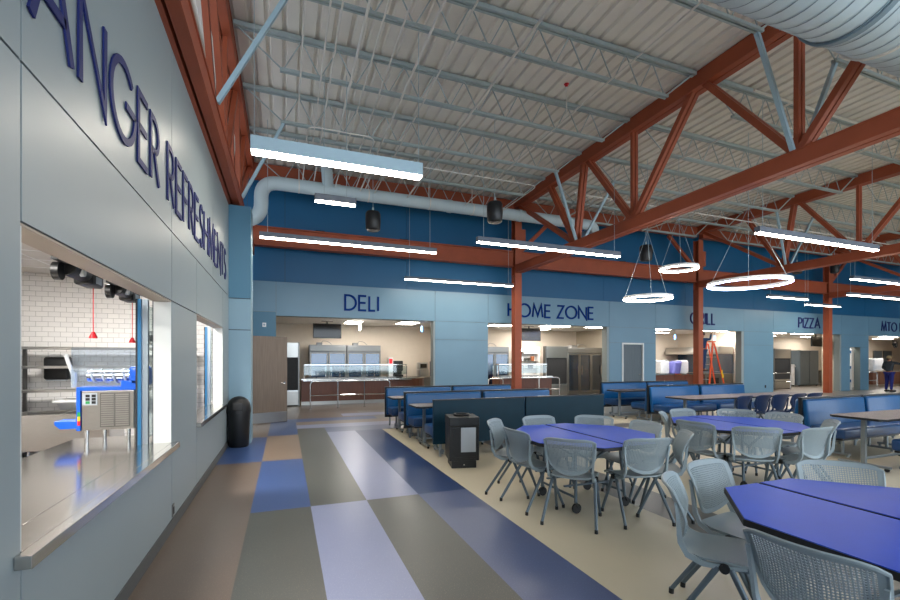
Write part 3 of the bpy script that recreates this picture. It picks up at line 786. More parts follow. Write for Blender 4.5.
around(*T2, .98, 2, [
    (131, -.1, 0, 'grey perforated chair at the far left corner of the middle blue table'),
    (89, -.1, 0, 'grey perforated chair directly behind the middle blue table, its top edge showing'),
    (188, -.04, 0, 'grey perforated chair at the left side of the middle blue table, overlapping its end'),
    (36, -.05, 2, 'grey perforated chair at the far right corner of the middle blue table'),
    (0, -.02, 0, 'grey perforated chair on the right side of the middle blue table'),
    (226, -.0, 6, 'grey perforated chair front and centre of the middle blue table, back to camera'),
    (268, .0, 0, 'grey perforated chair front right of the middle blue table, facing away'),
    (316, .02, -4, 'grey perforated chair rightmost at the middle blue table, beside the booth table')])
around(*T3, 1.03, 3, [
    (187, .01, 2, 'nearest grey perforated chair, its large back filling the bottom edge of the photo'),
    (132, .05, -2, 'grey perforated chair left of the nearest blue table, seen in full from its side'),
    (97, .02, 2, 'grey perforated chair behind the left end of the nearest blue table, seat facing camera'),
    (43, -.03, 0, 'grey perforated chair behind the nearest blue table at the right, only its back showing')])

# ------------------------------------------------------------------ octagonal tables
def octagon_table(c, label):
    t = thing('octagonal_table', label, 'table', (c[0], c[1], 0), 0, 'blue octagonal tables')
    a = .735; k = .31
    for s in (-1, 1):
        g = .012
        poly = [(s*g, -a), (s*k, -a), (s*a, -k), (s*a, k), (s*k, a), (s*g, a)]
        if s < 0: poly = poly[::-1]
        mb = MB(); mb.prism(poly, .706, .7385); o = mb.build('table_leaf', 'blackm', t); o['label'] = 'black edging and underside of the table half'
        poly2 = [(s*(g+.006), -a+.006), (s*(k-.003), -a+.006), (s*(a-.006), -k+.003), (s*(a-.006), k-.003), (s*(k-.003), a-.006), (s*(g+.006), a-.006)]
        if s < 0: poly2 = poly2[::-1]
        mb = MB(); mb.prism(poly2, .7386, .742); o2 = mb.build('laminate_top', 'tblue', o); o2['label'] = 'royal blue laminate surface'
    mb = MB()
    for y in (-.38, .38): mb.bar((-.42, y, .69), (.42, y, .69), .04, .028)
    for x in (-.42, .42): mb.bar((x, -.38, .69), (x, .38, .69), .03, .028)
    mb.build('top_frame', 'chairleg', t)
    for sx in (-1, 1):
        for sy in (-1, 1):
            mb = MB(); mb.tube([(sx*.28, sy*.27, .68), (sx*.31, sy*.31, .11)], .016, 10); lg = mb.build('leg', 'chairleg', t)
            mb = MB(); x, y = sx*.31, sy*.31
            mb.bar((x, y, .12), (x+.03, y, .06), .03, .012)
            mb.lathe((x+.03-.012, y, .05), [(0, 0), (.05, 0), (.05, .024), (0, .024)], 18, 0, 'y'); mb.build('caster', 'blackm', lg)
        mb = MB(); mb.tube([(sx*.307, -.30, .16), (sx*.307, .30, .16)], .013, 8); mb.build('stretcher', 'chairleg', t)
    for sy in (-1, 1):
        mb = MB(); mb.bar((-.34, sy*.16, .66), (.02, sy*.16, .46), .03, .014); mb.bar((.34, sy*.16, .66), (-.02, sy*.16, .46), .03, .014)
        mb.bar((-.34, sy*.16, .24), (.34, sy*.16, .24), .03, .014); mb.tube([(0, sy*.16, .46), (0, sy*.16, .24)], .012, 8); mb.build('folding_brace', 'chairleg', t)
    return t
octagon_table(T1, 'royal blue octagonal folding table nearest the black waste box')
octagon_table(T2, 'royal blue octagonal folding table with black edge, the farther one at middle right')
octagon_table(T3, 'royal blue octagonal folding table with black edge, nearest at lower right')

# ------------------------------------------------------------------ booths
BW = 1.66
def booth_proto(front, rear):
    """x from 0 to BW, back panel centred on y=0; front seat faces -y, rear seat faces +y"""
    t = thing('booth_bench', '', 'booth')
    mb = MB()
    th = .05 if not (front and rear) else .06
    mb.box(0, BW, -th/2, th/2, .2, .905); mb.build('back_panel', 'boothback' if not front else 'boothedge', t, .006)
    mb = MB(); mb.box(-.004, BW+.004, -th/2-.01, th/2+.01, .8965, .915); mb.build('top_cap', 'boothedge', t, .004)
    for sgn in ([-1] if front else [])+([1] if rear else []):
        mb = MB(); m = Matrix.Translation((0, sgn*(th/2+.055), .46)) @ Matrix.Rotation(R(sgn*5), 4, 'X')
        mb.rbox(.02, BW-.02, -.045, .045, -.2, .425, .035, mtx=m); o = mb.build('backrest_cushion', 'vinyl', t)
        
        mb = MB(); y0, y1 = sorted((sgn*(th/2+.10), sgn*(th/2+.58)))
        mb.rbox(.035, BW-.035, y0, y1, .30, .46, .035); mb.build('seat_cushion', 'seatv', t)
        mb = MB(); mb.box(.06, BW-.06, y0+.03, y1-.03, .275, .30); mb.build('seat_board', 'boothedge', t)
        ym = sgn*(th/2+.34)
        for x in (.22, BW-.22):
            mb = MB()
            for yy in (ym-.12, ym+.12): mb.tube([(x, yy, .276), (x, yy, .06)], .022, 10)
            mb.bar((x, y0+.02, .05), (x, y1-.02, .05), .045, .035)
            for yy in (y0+.05, y1-.05): mb.cyl((x, yy, 0), .02, .04, 10)
            mb.build('leg', 'pipe', t)
    if not front or not rear:
        pass
    for x in (.12, BW-.12):
        mb = MB(); mb.tube([(x, 0, .2), (x, 0, .0)], .02, 10); mb.build('post', 'pipe', t)
    return t
used = {}
def booth(kind, x, y, label):
    if kind not in used:
        b = booth_proto(*kind); b.location = (x, y, 0); used[kind] = b; b['label'] = label; b['group'] = 'blue vinyl booths'
    else: b = dup(used[kind], (x, y, 0), 0, label, 'blue vinyl booths')
D_, F_, B_ = (True, True), (True, False), (False, True)
booth(B_, 2.21, 6.61, 'booth with plain dark teal back toward camera, left one, behind the black waste box')
booth(B_, 3.90, 6.61, 'booth with plain dark teal back toward camera, right one, behind the left blue table')
booth(D_, 2.21, 8.42, 'double-sided glossy blue booth in the middle row of the left group, left one')
booth(D_, 3.90, 8.42, 'double-sided glossy blue booth in the middle row of the left group, right one')
booth(F_, 2.21, 10.2, 'glossy blue booth in the back row of the left group, left one')
booth(F_, 3.90, 10.2, 'glossy blue booth in the back row of the left group, right one')
booth(D_, 8.45, 8.42, 'double-sided glossy blue booth behind the long table, left of the pair')
booth(D_, 10.16, 8.42, 'double-sided glossy blue booth behind the long table, right of the pair')
booth(F_, 8.48, 10.2, 'glossy blue booth of the middle group, left in the back row')
booth(F_, 10.16, 10.2, 'glossy blue booth of the middle group, right in the back row, mostly hidden')
booth(D_, 8.16, 4.81, 'large blue booth at right behind the nearest booth table, left of two')
booth(D_, 9.86, 4.81, 'large blue booth at the right edge of the photo, right of two')
booth(B_, 7.8, 2.88, 'booth cut by the right edge, only its low blue seat corner showing')
def booth_table(x0, x1, y0, y1, label, m, posts=2):
    t = thing('booth_table', label, 'table', ((x0+x1)/2, (y0+y1)/2, 0), 0, 'booth tables')
    w, d = (x1-x0)/2, (y1-y0)/2
    c = .06; poly = [(-w+c, -d), (w-c, -d), (w, -d+c), (w, d-c), (w-c, d), (-w+c, d), (-w, d-c), (-w, -d+c)]
    mb = MB(); mb.prism(poly, .712, .7395); o = mb.build('table_core', 'blackm', t); o['label'] = 'black table edge'
    poly = [(a*(1-.006/w), b*(1-.006/d)) for a, b in poly]
    mb = MB(); mb.prism(poly, .7396, .743); mb.build('laminate_top', m, o)
    for s in ((-1, 1) if posts == 2 else (-1,)):
        x = s*(w-.22); mb = MB(); mb.bar((x, 0, .712), (x, 0, .06), .05, .05, up=(0, 1, 0)); mb.bar((x, -d+.12, .70), (x, d-.12, .70), .05, .025); mb.build('post', 'pipe', t)
        mb = MB(); mb.bar((x, -d+.03, .06), (x, d-.03, .06), .05, .03)
        for yy in (-d+.07, d-.07): mb.lathe((x-.012, yy, .028), [(0, 0), (.028, 0), (.028, .024), (0, .024)], 14, 1, 'x')
        mb.build('foot', ['pipe', 'blackm'], t)
    if posts == 2:
        mb = MB(); mb.bar((-w+.22, 0, .14), (w-.22, 0, .14), .03, .03); mb.build('stretcher', 'pipe', t)
booth_table(2.12, 3.6, 7.19, 7.80, 'dark booth table between the two nearest left booths, left end showing', 'tdark')
booth_table(3.95, 5.4, 7.19, 7.80, 'dark booth table hidden behind the dark teal booth, right of another', 'tdark')
booth_table(2.12, 3.6, 9.0, 9.6, 'dark booth table in the farthest left booth, small corner showing', 'tdark')
booth_table(8.15, 9.9, 9.0, 9.6, 'dark booth table before the back booth of the middle group', 'tdark')
booth_table(7.85, 9.85, 6.62, 7.38, 'long grey-brown table left of its twin before the middle blue booths', 'tgrey')
booth_table(9.87, 11.9, 6.62, 7.38, 'long grey-brown table right of its twin, with navy chairs along it', 'tgrey')
booth_table(7.55, 9.5, 3.42, 4.08, 'grey-brown booth table at the right edge before the large blue booth', 'tgrey')
nc = chair_proto('navy', 'stacking_chair', 'leftmost navy plastic chair along the long grey-brown table', holes=False)
nc['group'] = 'navy chairs at the long table'; nc.location = (8.72, 6.38, 0); nc.rotation_euler = (0, 0, R(4))
for k, l in enumerate(['second navy plastic chair from the left along the long table', 'third navy plastic chair from the left along the long table',
                       'fourth navy plastic chair from the left along the long table', 'fifth navy plastic chair, partly behind the blue booth end']):
    dup(nc, (9.28+.56*k, 6.38, 0), R([3, -2, 4, 0][k]), l, 'navy chairs at the long table')

# ------------------------------------------------------------------ waste containers
t = thing('waste_receptacle', 'square black waste receptacle with paper sheet taped on front, beside dark booth panel', 'trash can', (2.44, 5.96, 0), R(-12))
mb = MB(); mb.box(-.18, .18, -.19, .19, 0, .11); mb.build('plinth', 'black', t, .006)
mb = MB(); mb.box(-.215, .215, -.215, .215, .11, .60); 
for s in (-1, 1):
    mb.box(s*.165 - .012, s*.165+.012, -.221, -.2, .14, .58)
mb.box(-.177, .177, -.221, -.2, .14, .165); mb.box(-.177, .177, -.221, -.2, .556, .58); mb.build('cabinet', 'black', t, .004)
mb = MB(); mb.box(-.22, .22, -.22, .22, .603, .73); mb.build('lid', 'black', t, .01)
mb = MB(); mb.lathe((0, .03, .725), [(.085, 0), (.115, .004), (.125, .02), (.115, .034), (.088, .03), (.085, 0)], 28); mb.build('lid_ring', 'blackm', t)
mb = MB(); mb.box(-.05, .165, -.2245, -.2225, .235, .585); o = mb.build('paper_sheet', 'paper', t); o['label'] = 'pale blank paper sheet'
mb = MB(); mb.cyl((.0, -.19, .05), .01, -.012, 10, 0, 'y'); mb.build('lock', 'chrome', t)
t = thing('trash_bin', 'round black trash bin with domed top against the pilaster', 'trash can', (-.775, 8.67, 0))
mb = MB(); mb.lathe((0, 0, 0), [(.155, 0), (.165, .02), (.19, .62), (.195, .66), (.0, .665)], 32); mb.build('bin_body', 'black', t)
mb = MB(); mb.lathe((0, 0, .0), [(.196, .60), (.20, .63), (.20, .66), (.192, .72)]+[(.19*math.cos(R(a)), .72+.18*math.sin(R(a))) for a in range(10, 91, 10)], 32); mb.build('domed_lid', 'black', t)
mb = MB(); mb.rbox(-.09, .09, -.205, -.16, .655, .80, .02); mb.build('push_flap', 'blackm', t)
mb = MB(); mb.box(-.02, .02, -.206, -.19, .60, .66); mb.build('latch', 'blackm', t)

# ------------------------------------------------------------------ doors in the hall
t = thing('wood_door', 'open brown wood-grain door with steel kick plate left of the DELI opening', 'door', (-.76, 11.40, 0), math.atan2(.3, .78))
w = .86
mb = MB(); mb.box(0, w, -.022, .022, .01, 2.13)
for k in range(1, 12): mb.box(w*k/12-.002, w*k/12+.002, -.0235, -.02, .25, 2.13)
mb.build('door_leaf', 'wood', t)
mb = MB(); mb.box(.01, w-.01, -.025, -.0225, .02, .27); mb.build('kick_plate', 'stain', t)
mb = MB(); mb.lathe((w-.07, -.022, .98), [(0, -.012), (.028, -.012), (.03, 0)], 14, 0, 'y'); mb.tube([(w-.07, -.03, .98), (w-.07, -.065, .98), (w-.18, -.065, .98)], .009, 8); mb.build('door_handle', 'chrome', t)
for z in (.25, 1.1, 1.9):
    mb = MB(); mb.tube([(0, -.03, z), (0, -.03, z+.1)], .009, 8); mb.build('hinge', 'chrome', t)
mb = MB(); mb.box(-.90, -.84, 11.345, 11.39, 0, 2.2); struct('trim_3', mb, 'alu')
mb = MB(); mb.box(D1[0]+.06, D1[1]-.06, YB+.04, YB+.09, .0, D1[2]-.06, 0)
for k in range(1, 8): x = D1[0]+.06+(D1[1]-D1[0]-.12)*k/8; mb.box(x-.003, x+.003, YB+.037, YB+.04, .02, D1[2]-.08, 0)
o = struct('door_1', mb, 'greydoor')
mb = MB(); mb.tube([(D1[1]-.16, YB+.04, .98), (D1[1]-.16, YB-.02, .98), (D1[1]-.28, YB-.02, .98)], .012, 8); mb.build('door_handle', 'chrome', o)
mb = MB()
mb.box(D1[0], D1[0]+.06, YB-.02, YB+.1, 0, D1[2]); mb.box(D1[1]-.06, D1[1], YB-.02, YB+.1, 0, D1[2]); mb.box(D1[0]+.06, D1[1]-.06, YB-.02, YB+.1, D1[2]-.06, D1[2]); mb.build('door_frame', 'white', o)
mb = MB(); mb.box(27.42, 27.47, 13.75, 14.38, .01, 2.15, 0); o = struct('door_2', mb, 'white')
for z in (.4, 1.1, 1.9):
    mb = MB(); mb.box(27.39, 27.425, 13.76, 13.85, z, z+.14); h = mb.build('hinge', 'vinyl', o)
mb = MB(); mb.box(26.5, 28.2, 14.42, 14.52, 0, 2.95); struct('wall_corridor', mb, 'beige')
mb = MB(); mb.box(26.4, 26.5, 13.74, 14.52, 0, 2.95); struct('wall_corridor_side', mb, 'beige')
for x, l in [(-.55, 'above the open wood door')]:
    t = thing('wall_button', 'small white wall device '+l, 'switch', (x, YB, 2.55)); mb = MB(); mb.box(-.05, .05, -.03, -.001, -.06, .06); mb.build('cover', 'white', t, .004)
    mb = MB(); mb.cyl((0, -.03, 0), .03, -.01, 12, 0, 'y'); mb.build('lens', 'alu', t)
t = thing('floor_outlet', 'small dark outlet plate low on the left wall beneath the nearest hatch end', 'outlet', (XL, 4.65, .17)); mb = MB(); mb.box(.0005, .008, -.035, .035, -.055, .055); mb.build('plate', 'stainb', t)
mb = MB(); mb.box(.0081, .012, -.015, .015, -.03, .03); mb.build('socket', 'blackm', t)
for x, z, l in [(20.4, .35, 'low on the light blue wall left of PIZZA')]:
    mb = MB(); mb.box(x-.04, x+.04, YB-.012, YB-.001, z-.06, z+.06); tag(mb.build('wall_outlet', 'blackm'), 'small dark outlet '+l, 'outlet')

# ------------------------------------------------------------------ serving hatch counters and the drinks kitchen
def hatch(o, label, inner):
    t = thing('hatch_counter', label, 'counter', (XL, o[0], o[2]), 0, 'stainless hatch counters')
    L = o[1]-o[0]
    mb = MB(); mb.box(.004, .06, -.06, L+.03, -.052, 0); mb.box(-.149, .004, .001, L-.001, -.0001+-.016, 0); mb.build('sill', 'stainc', t, .003)
    mb = MB(); mb.box(-.149-inner, -.1495, -.9 if inner > .5 else -.1, L+.55, -.04, 0); mb.build('inner_top', 'stainc', t, .002)
    mb = MB(); 
    if inner > .5: mb.box(-.149-inner+.03, -.16, -.8, L+.5, -.8, -.041); mb.build('cabinet', 'stainb', t)
hatch(O1, 'stainless steel counter through the large nearest serving hatch, holding the slush machine', .76)
hatch(O2, 'stainless steel sill of the smaller farther serving hatch', .10)
for k, o in enumerate((O1, O2)):
    mb = MB(); x0 = XL-.22
    mb.box(x0-.03, x0-.005, o[1]-.05, o[1]+.01, o[2]+.001, 2.09, 0); mb.box(x0-.045, x0-.031, o[1]-.05, o[1]-.01, o[2]+.001, 2.09, 1); mb.box(x0-.004, x0+.03, o[1]-.03, o[1]+.01, o[2]+.001, 2.09, 2)
    mb.box(x0+.031, x0+.045, o[1]-.04, o[1]+.0, o[2]+.001, 2.09, 2)
    mb.box(x0-.02, x0+.02, o[0]-.06, o[0]-.02, o[2]+.001, 2.09, 0)
    fr = struct('window_%d' % (k+1), mb, ['alub', 'blackm', 'alu'])
    # parked sliding pane just past the jamb
    mb = MB(); mb.box(x0-.004, x0+.004, o[1]+.02, o[1]+.45, o[2]+.03, 2.05); mb.build('glass_pane', 'glass', fr)
# slush machine
t = thing('slush_machine', 'slush drink machine with bright blue tray and clear bowl on the near hatch counter', 'drink machine', (-1.52, 4.86, .80))
mb = MB(); mb.box(-.20, .20, 0, .20, .11, .47); mb.build('cabinet', 'stain', t, .006)
mb = MB()
mb.box(-.06, .17, -.006, -.001, .135, .45, 1)
for k in range(15): mb.box(-.05, .045, -.014, -.006, .145+.02*k, .158+.02*k); mb.box(.06, .16, -.014, -.006, .145+.02*k, .158+.02*k)
mb.build('louvre_panel', ['stain', 'stainb'], t)
mb = MB(); mb.box(-.19, -.08, -.008, -.001, .34, .45); o = mb.build('control_panel', 'paper', t)
for i in range(2):
    for j in range(3):
        mb = MB(); mb.box(-.165+.045*i, -.135+.045*i, -.013, -.0081, .352+.03*j, .376+.03*j); mb.build('switch', 'green' if (i, j) == (0, 0) else 'blackm', o)
for x, y in ((-.17, .03), (.15, .03), (-.08, .17), (.17, .17)):
    mb = MB(); mb.tube([(x, y, .11), (x, y, .0)], .016, 10, rr=[.018, .014]); mb.build('leg', 'chrome', t)
mb = MB(); mb.box(-.235, .10, -.01, .21, .471, .505); mb.box(.10, .22, -.01, .21, .471, .56); mb.rbox(.155, .30, -.01, .21, .505, .69, .03); mb.box(-.235, -.205, -.01, .21, .11, .471); mb.build('blue_tray', 'slush', t, .004)
mb = MB(); mb.prism([(-.36, .13), (-.21, .13), (-.21, .20), (-.40, .20), (-.40, .17)], .01, .19, axis='y'); mb.build('drip_tray', 'slush', t, .004)
mb = MB(); mb.box(-.225, -.203, -.013, -.0101, .20, .24, 0); mb.box(-.225, -.203, -.013, -.0101, .16, .20, 1); mb.box(-.225, -.203, -.013, -.0101, .24, .28, 2)
mb.box(-.238, -.236, .02, .18, .22, .26, 1); mb.box(-.238, -.236, .02, .18, .26, .30, 2); mb.box(-.238, -.236, .02, .18, .30, .34, 0); mb.build('fruit_sticker', ['yellow', 'red', 'green'], t)
mb = MB(); 
for x0, x1, y0, y1, z0, z1 in ((-.27, .17, .0, .006, .506, .86), (-.27, .17, .194, .2, .506, .86), (-.276, -.27, 0, .2, .506, .86), (.164, .17, .006, .194, .69, .86), (-.27, .17, 0, .2, .86, .866), (-.30, -.276, .05, .15, .55, .66)):
    mb.box(x0, x1, y0, y1, z0, z1)
mb.build('clear_bowl', 'acry', t)
mb = MB(); mb.lathe((-.18, .1, .60), [(0, 0), (.05, .0), (.05, .33), (0, .33)], 20, 0, 'x'); mb.build('freezing_drum', 'chrome', t)
mb = MB(); pts = [(-.18+.33*k/60, .1+.062*math.cos(k*.42), .60+.062*math.sin(k*.42)) for k in range(61)]; mb.tube(pts, .008, 6); mb.build('auger', 'white', t)
mb = MB(); mb.tube([(-.29, .1, .60), (-.33, .1, .72), (-.35, .1, .80)], .016, 8); mb.tube([(-.29, .1, .64), (-.29, .1, .50)], .022, 8); mb.build('tap_handle', 'white', t)
# shelves etc against the tiled wall
t = thing('wall_shelf_unit', 'stainless steel shelving along the white tiled kitchen wall behind the slush machine', 'shelf', (-3.75, 8.3, 0))
for z in (1.10, 1.46, 1.75):
    mb = MB(); mb.box(.03, 2.35, -.02, .22, z-.04, z); mb.build('shelf_board', 'stain', t, .003)
for x in (.05, 2.3):
    mb = MB(); mb.box(x-.02, x+.02, .17, .215, .0, 1.72); mb.build('upright', 'stainb', t)
t = thing('tall_steel_cabinet', 'tall stainless cabinet at the left end of the tiled kitchen wall', 'cabinet', (-3.86, 7.5, 0))
mb = MB(); mb.box(-.3, .14, 0, .74, .08, 1.98); mb.box(-.28, .12, .03, .7, 0, .08); mb.build('body', 'stainb', t, .004)
mb = MB(); mb.box(-.28, .12, -.02, -.001, .1, 1.96); mb.build('cabinet_door', 'stain', t, .003)
t = thing('steel_sink', 'wide stainless sink basin below the kitchen shelves at left', 'sink', (-3.6, 7.55, 0))
mb = MB(); mb.box(.05, 1.25, 0, .03, .30, .80); mb.box(.05, 1.25, .60, .63, .30, .80); mb.box(.05, .08, .03, .60, .30, .80); mb.box(1.22, 1.25, .03, .6, .3, .8); mb.box(.62, .66, .03, .6, .45, .79); mb.box(.08, 1.22, .03, .6, .42, .45); mb.build('basin', 'stain', t, .006)
for x in (.09, 1.2):
    for y in (.04, .58):
        mb = MB(); mb.tube([(x, y, .30), (x, y, 0)], .02, 8); mb.build('leg', 'chrome', t)
mb = MB(); mb.tube(smooth_path([(.95, .58, .8), (.95, .58, .95), (.95, .36, .95), (.95, .36, .9)], .06), .012, 8); mb.build('faucet', 'chrome', t)
t = thing('hand_sink', 'small white hand sink on the tiled wall beside the slush machine', 'sink', (-3.05, 8.33, .9))
mb = MB(); mb.box(-.22, .22, -.10, .40, .0, .04); mb.prism([(-.08, 0), (.38, 0), (.38, -.12), (.05, -.12)], -.18, .18, axis='x'); mb.build('bowl', 'white', t, .01)
mb = MB(); mb.tube([(0, .3, .04), (0, .3, .12), (0, .18, .14)], .012, 8); mb.build('faucet', 'chrome', t)
t = thing('towel_dispenser', 'black paper towel dispenser on the white tiled kitchen wall', 'dispenser', (-3.35, 8.745, 1.24))
mb = MB(); mb.rbox(-.16, .16, -.20, -.021, .0, .36, .04); mb.build('case', 'black', t)
mb = MB(); mb.box(-.12, .12, -.19, -.1, -.012, -.0005); mb.build('towel_slot', 'paper', t)
t = thing('wall_control_box', 'small dark control box on the tiled wall near the hatch frame', 'control box', (-2.12, 8.73, 1.92)); mb = MB(); mb.box(-.06, .06, -.05, 0, -.10, .12); mb.build('cover', 'stainb', t, .004)
mb = MB(); mb.box(-.03, .03, -.055, -.0505, -.05, .05); mb.build('plate', 'blackm', t)
for y0, l in [(3.62, 'nearer of the two black shutter motors with red pull cord under the hatch ceiling'), (4.55, 'farther of the two black shutter motors with red pull cord under the hatch ceiling')]:
    t = thing('shutter_motor', l, 'motor', (-1.40, y0, 2.13), 0, 'shutter motors above the near hatch')
    mb = MB(); mb.bar((0, -.05, .10), (0, .66, .10), .05, .04); mb.bar((0, 0, .1), (0, 0, .78), .03, .03); mb.bar((0, .6, .1), (0, .6, .78), .03, .03); mb.build('rail', 'blackm', t)
    mb = MB(); mb.lathe((0, .10, .06), [(0, 0), (.055, 0), (.06, .02), (.06, .26), (.05, .28), (0, .28)], 18, 0, 'y'); mb.rbox(-.06, .06, .36, .58, -.02, .09, .02); mb.lathe((-.05, .06, .02), [(0, 0), (.06, 0), (.06, .04), (0, .04)], 18, 0, 'x'); mb.build('motor_body', 'black', t)
    mb = MB(); mb.lathe((.045, .2, .04), [(0, .025), (.028, .024), (.03, 0)], 16, 0, 'x'); mb.build('pulley', 'white', t)
    mb = MB(); mb.box(.0605, .064, .42, .52, .0, .05); mb.build('rating_label', 'paper', t)
    mb = MB(); mb.tube([(0, .55, 0), (0, .55, -.36)], .0035, 5); o = mb.build('pull_cord', 'red', t)
    mb = MB(); mb.lathe((0, .55, -.41), [(.0, 0), (.028, .0), (.026, .012), (.01, .05), (0, .05)], 14); mb.build('pull_bell', 'red', o)
# unseen ceiling lamps added to light the drinks kitchen
for x, y, l in [(-2.3, 2.2, 'nearer one'), (-2.0, 6.2, 'farther one'), (-2.6, .2, 'nearest one, out of sight')]:
    if y < 1: continue
    t = thing('added_ceiling_light', 'unseen ceiling light added to brighten the drinks kitchen behind the left wall, '+l, 'light', (x, y, 2.905), 0, 'added drinks kitchen lights')
    mb = MB(); mb.box(-.6, .6, -.3, .3, -.015, .004); mb.build('frame', 'white', t)
    mb = MB(); mb.box(-.57, .57, -.27, .27, -.02, -.0155); mb.build('diffuser', 'lampd', t)
# seen through the second hatch
t = thing('wire_rack', 'white wire rack draped with a blue cloth seen through the farther hatch', 'rack', (-1.42, 7.15, .45))
mb = MB()
for x in (-.14, .14):
    for y in (0, .4): mb.tube([(x, y, -.45), (x, y, 1.0)], .01, 6)
for z in (.1, .45, .8):
    for x in [-.14+.07*k for k in range(5)]: mb.tube([(x, 0, z), (x, .4, z)], .005, 5)
    for y in (0, .4): mb.tube([(-.14, y, z), (.14, y, z)], .006, 5)
mb.build('frame', 'white', t)
mb = MB(); mb.rbox(-.12, .12, .03, .37, .46, .78, .06); tag(mb.build('folded_cloth', 'slush', None, loc=(-1.42, 7.15, .45)), 'blue cloth bundle inside the white wire rack', 'cloth')
mb = MB(); mb.rbox(-.1, .1, -.12, .12, .0, .09, .03); tag(mb.build('yellow_tub', 'yellow', None, loc=(-1.42, 7.32, .553)), 'small yellow tub on the lower shelf of the white wire rack', 'tub')
mb = MB(); mb.box(-.02, .02, -.15, .15, 0, .55); tag(mb.build('notice_board', 'brownbox', None, loc=(-1.62, 8.2, 1.25)), 'reddish-brown board beyond the wire rack through the farther hatch', 'board')

# ------------------------------------------------------------------ serving stations behind the back wall
def ceiling_panel(x, y, l, w=.6, d=.6):
    t = thing('recessed_ceiling_light', 'recessed ceiling light '+l, 'light', (x, y, 2.95), 0, 'recessed lights in the serving kitchens')
    mb = MB(); mb.box(-w, w, -d, d, -.02, -.001); mb.build('frame', 'white', t)
    mb = MB(); mb.box(-w+.03, w-.03, -d+.03, d-.03, -.026, -.0205); mb.build('diffuser', 'lampk', t)
for x, y, l, w, d in [(2.35, 16.3, 'left of two in the DELI kitchen', .3, .5), (4.3, 15.9, 'right of two in the DELI kitchen', .35, .5),
                (8.2, 15.6, 'leftmost in the HOME ZONE kitchen, half behind the column', .6, .3), (10.35, 15.2, 'middle one in the HOME ZONE kitchen', .6, .3), (12.45, 15.0, 'rightmost in the HOME ZONE kitchen', .6, .3),
                (15.55, 15.0, 'at the left of the GRILL kitchen', .8, .22), (19.2, 14.9, 'at the right of the GRILL kitchen', .8, .22), (23.4, 14.9, 'left of two in the PIZZA kitchen', .8, .22), (25.6, 14.9, 'right of two in the PIZZA kitchen', .8, .22),
                (33.5, 14.9, 'in the station at the right edge', .8, .22), (36.5, 16.6, 'far back in the station at the right edge', .8, .22), (17.4, 16.9, 'added to brighten the back of the GRILL kitchen', .8, .22), (25.5, 16.9, 'added to brighten the back of the PIZZA kitchen', .8, .22), (29.8, 16.9, 'added to brighten the back right of the PIZZA kitchen', .8, .22), (10.5, 16.9, 'added to brighten the back of the HOME ZONE kitchen', .6, .3), (27.0, 14.08, 'in the narrow passage right of PIZZA', .4, .2)]:  # back lights in GRILL, PIZZA and HOME ZONE are added to brighten those rooms
    ceiling_panel(x, y, l, w, d)
def fridge(x, y, w, label, doors=2, z=2.12):
    t = thing('display_fridge', label, 'refrigerator', (x, y, 0), 0, 'tall glass-door refrigerators')
    mb = MB(); mb.box(0, w, .05, .75, .12, z-.28); mb.box(0, w, .0, .75, .03, .12); mb.build('cabinet', 'fin', t) if False else None
    mb = MB(); mb.box(.04, w-.04, .715, .719, .12, z-.25, 1); mb.box(0, w, .72, .76, .12, z-.25); mb.box(0, .04, .03, .72, .12, z-.25); mb.box(w-.04, w, .03, .72, .12, z-.25); mb.box(0, w, .03, .76, .05, .12); mb.build('cabinet', ['stainb', 'fin'], t)
    mb = MB(); mb.box(0, w, .0, .76, z-.25, z); mb.box(.03, w-.03, -.012, -.001, z-.22, z-.05); mb.build('header', 'stainb', t, .004)
    mb = MB()
    for k in range(4): mb.box(.05, w-.05, .15, .7, .35+.38*k, .365+.38*k)
    mb.build('shelves', 'chrome', t)
    for k in range(doors):
        a, b = w*k/doors+.01, w*(k+1)/doors-.01
        mb = MB()
        mb.box(a, a+.05, -.03, .028, .13, z-.27); mb.box(b-.05, b, -.03, .028, .13, z-.27); mb.box(a+.05, b-.05, -.03, .028, .13, .2); mb.box(a+.05, b-.05, -.03, .028, z-.33, z-.27)
        o = mb.build('door_frame', 'stainb', t)
        mb = MB(); mb.box(a+.05, b-.05, -.005, .005, .2, z-.33); mb.build('door_glass', 'fglass', o)
        mb = MB(); xx = b-.09 if k % 2 == 0 else a+.09; mb.box(xx-.012, xx+.012, -.06, -.032, .9, 1.3); mb.build('handle', 'chrome', o)
    for xx in (.06, w-.06):
        for yy in (.08, .68):
            mb = MB(); mb.cyl((xx, yy, 0), .025, .05, 10); mb.build('foot', 'blackm', t)
    mb = MB(); mb.box(w*.2, w*.35, .2, .5, z+.001, z+.10); mb.tube(smooth_path([(w*.3, .1, z+.01), (w*.34, .1, z+.16), (w*.5, .1, z+.14), (w*.6, .1, z+.02)], .08), .01, 6); mb.build('top_compressor', 'stainb', t)
fridge(.86, 17.1, 1.35, 'steel and glass refrigerator in the DELI kitchen, left of two')
fridge(2.24, 17.1, 1.30, 'steel and glass refrigerator in the DELI kitchen, right of two')
fridge(7.75, 16.9, 1.40, 'steel and glass refrigerator at the left of the HOME ZONE kitchen, beside the column')
fridge(11.55, 16.0, 1.85, 'wide glass-door refrigerator at the right of the HOME ZONE kitchen', 3, 2.1)
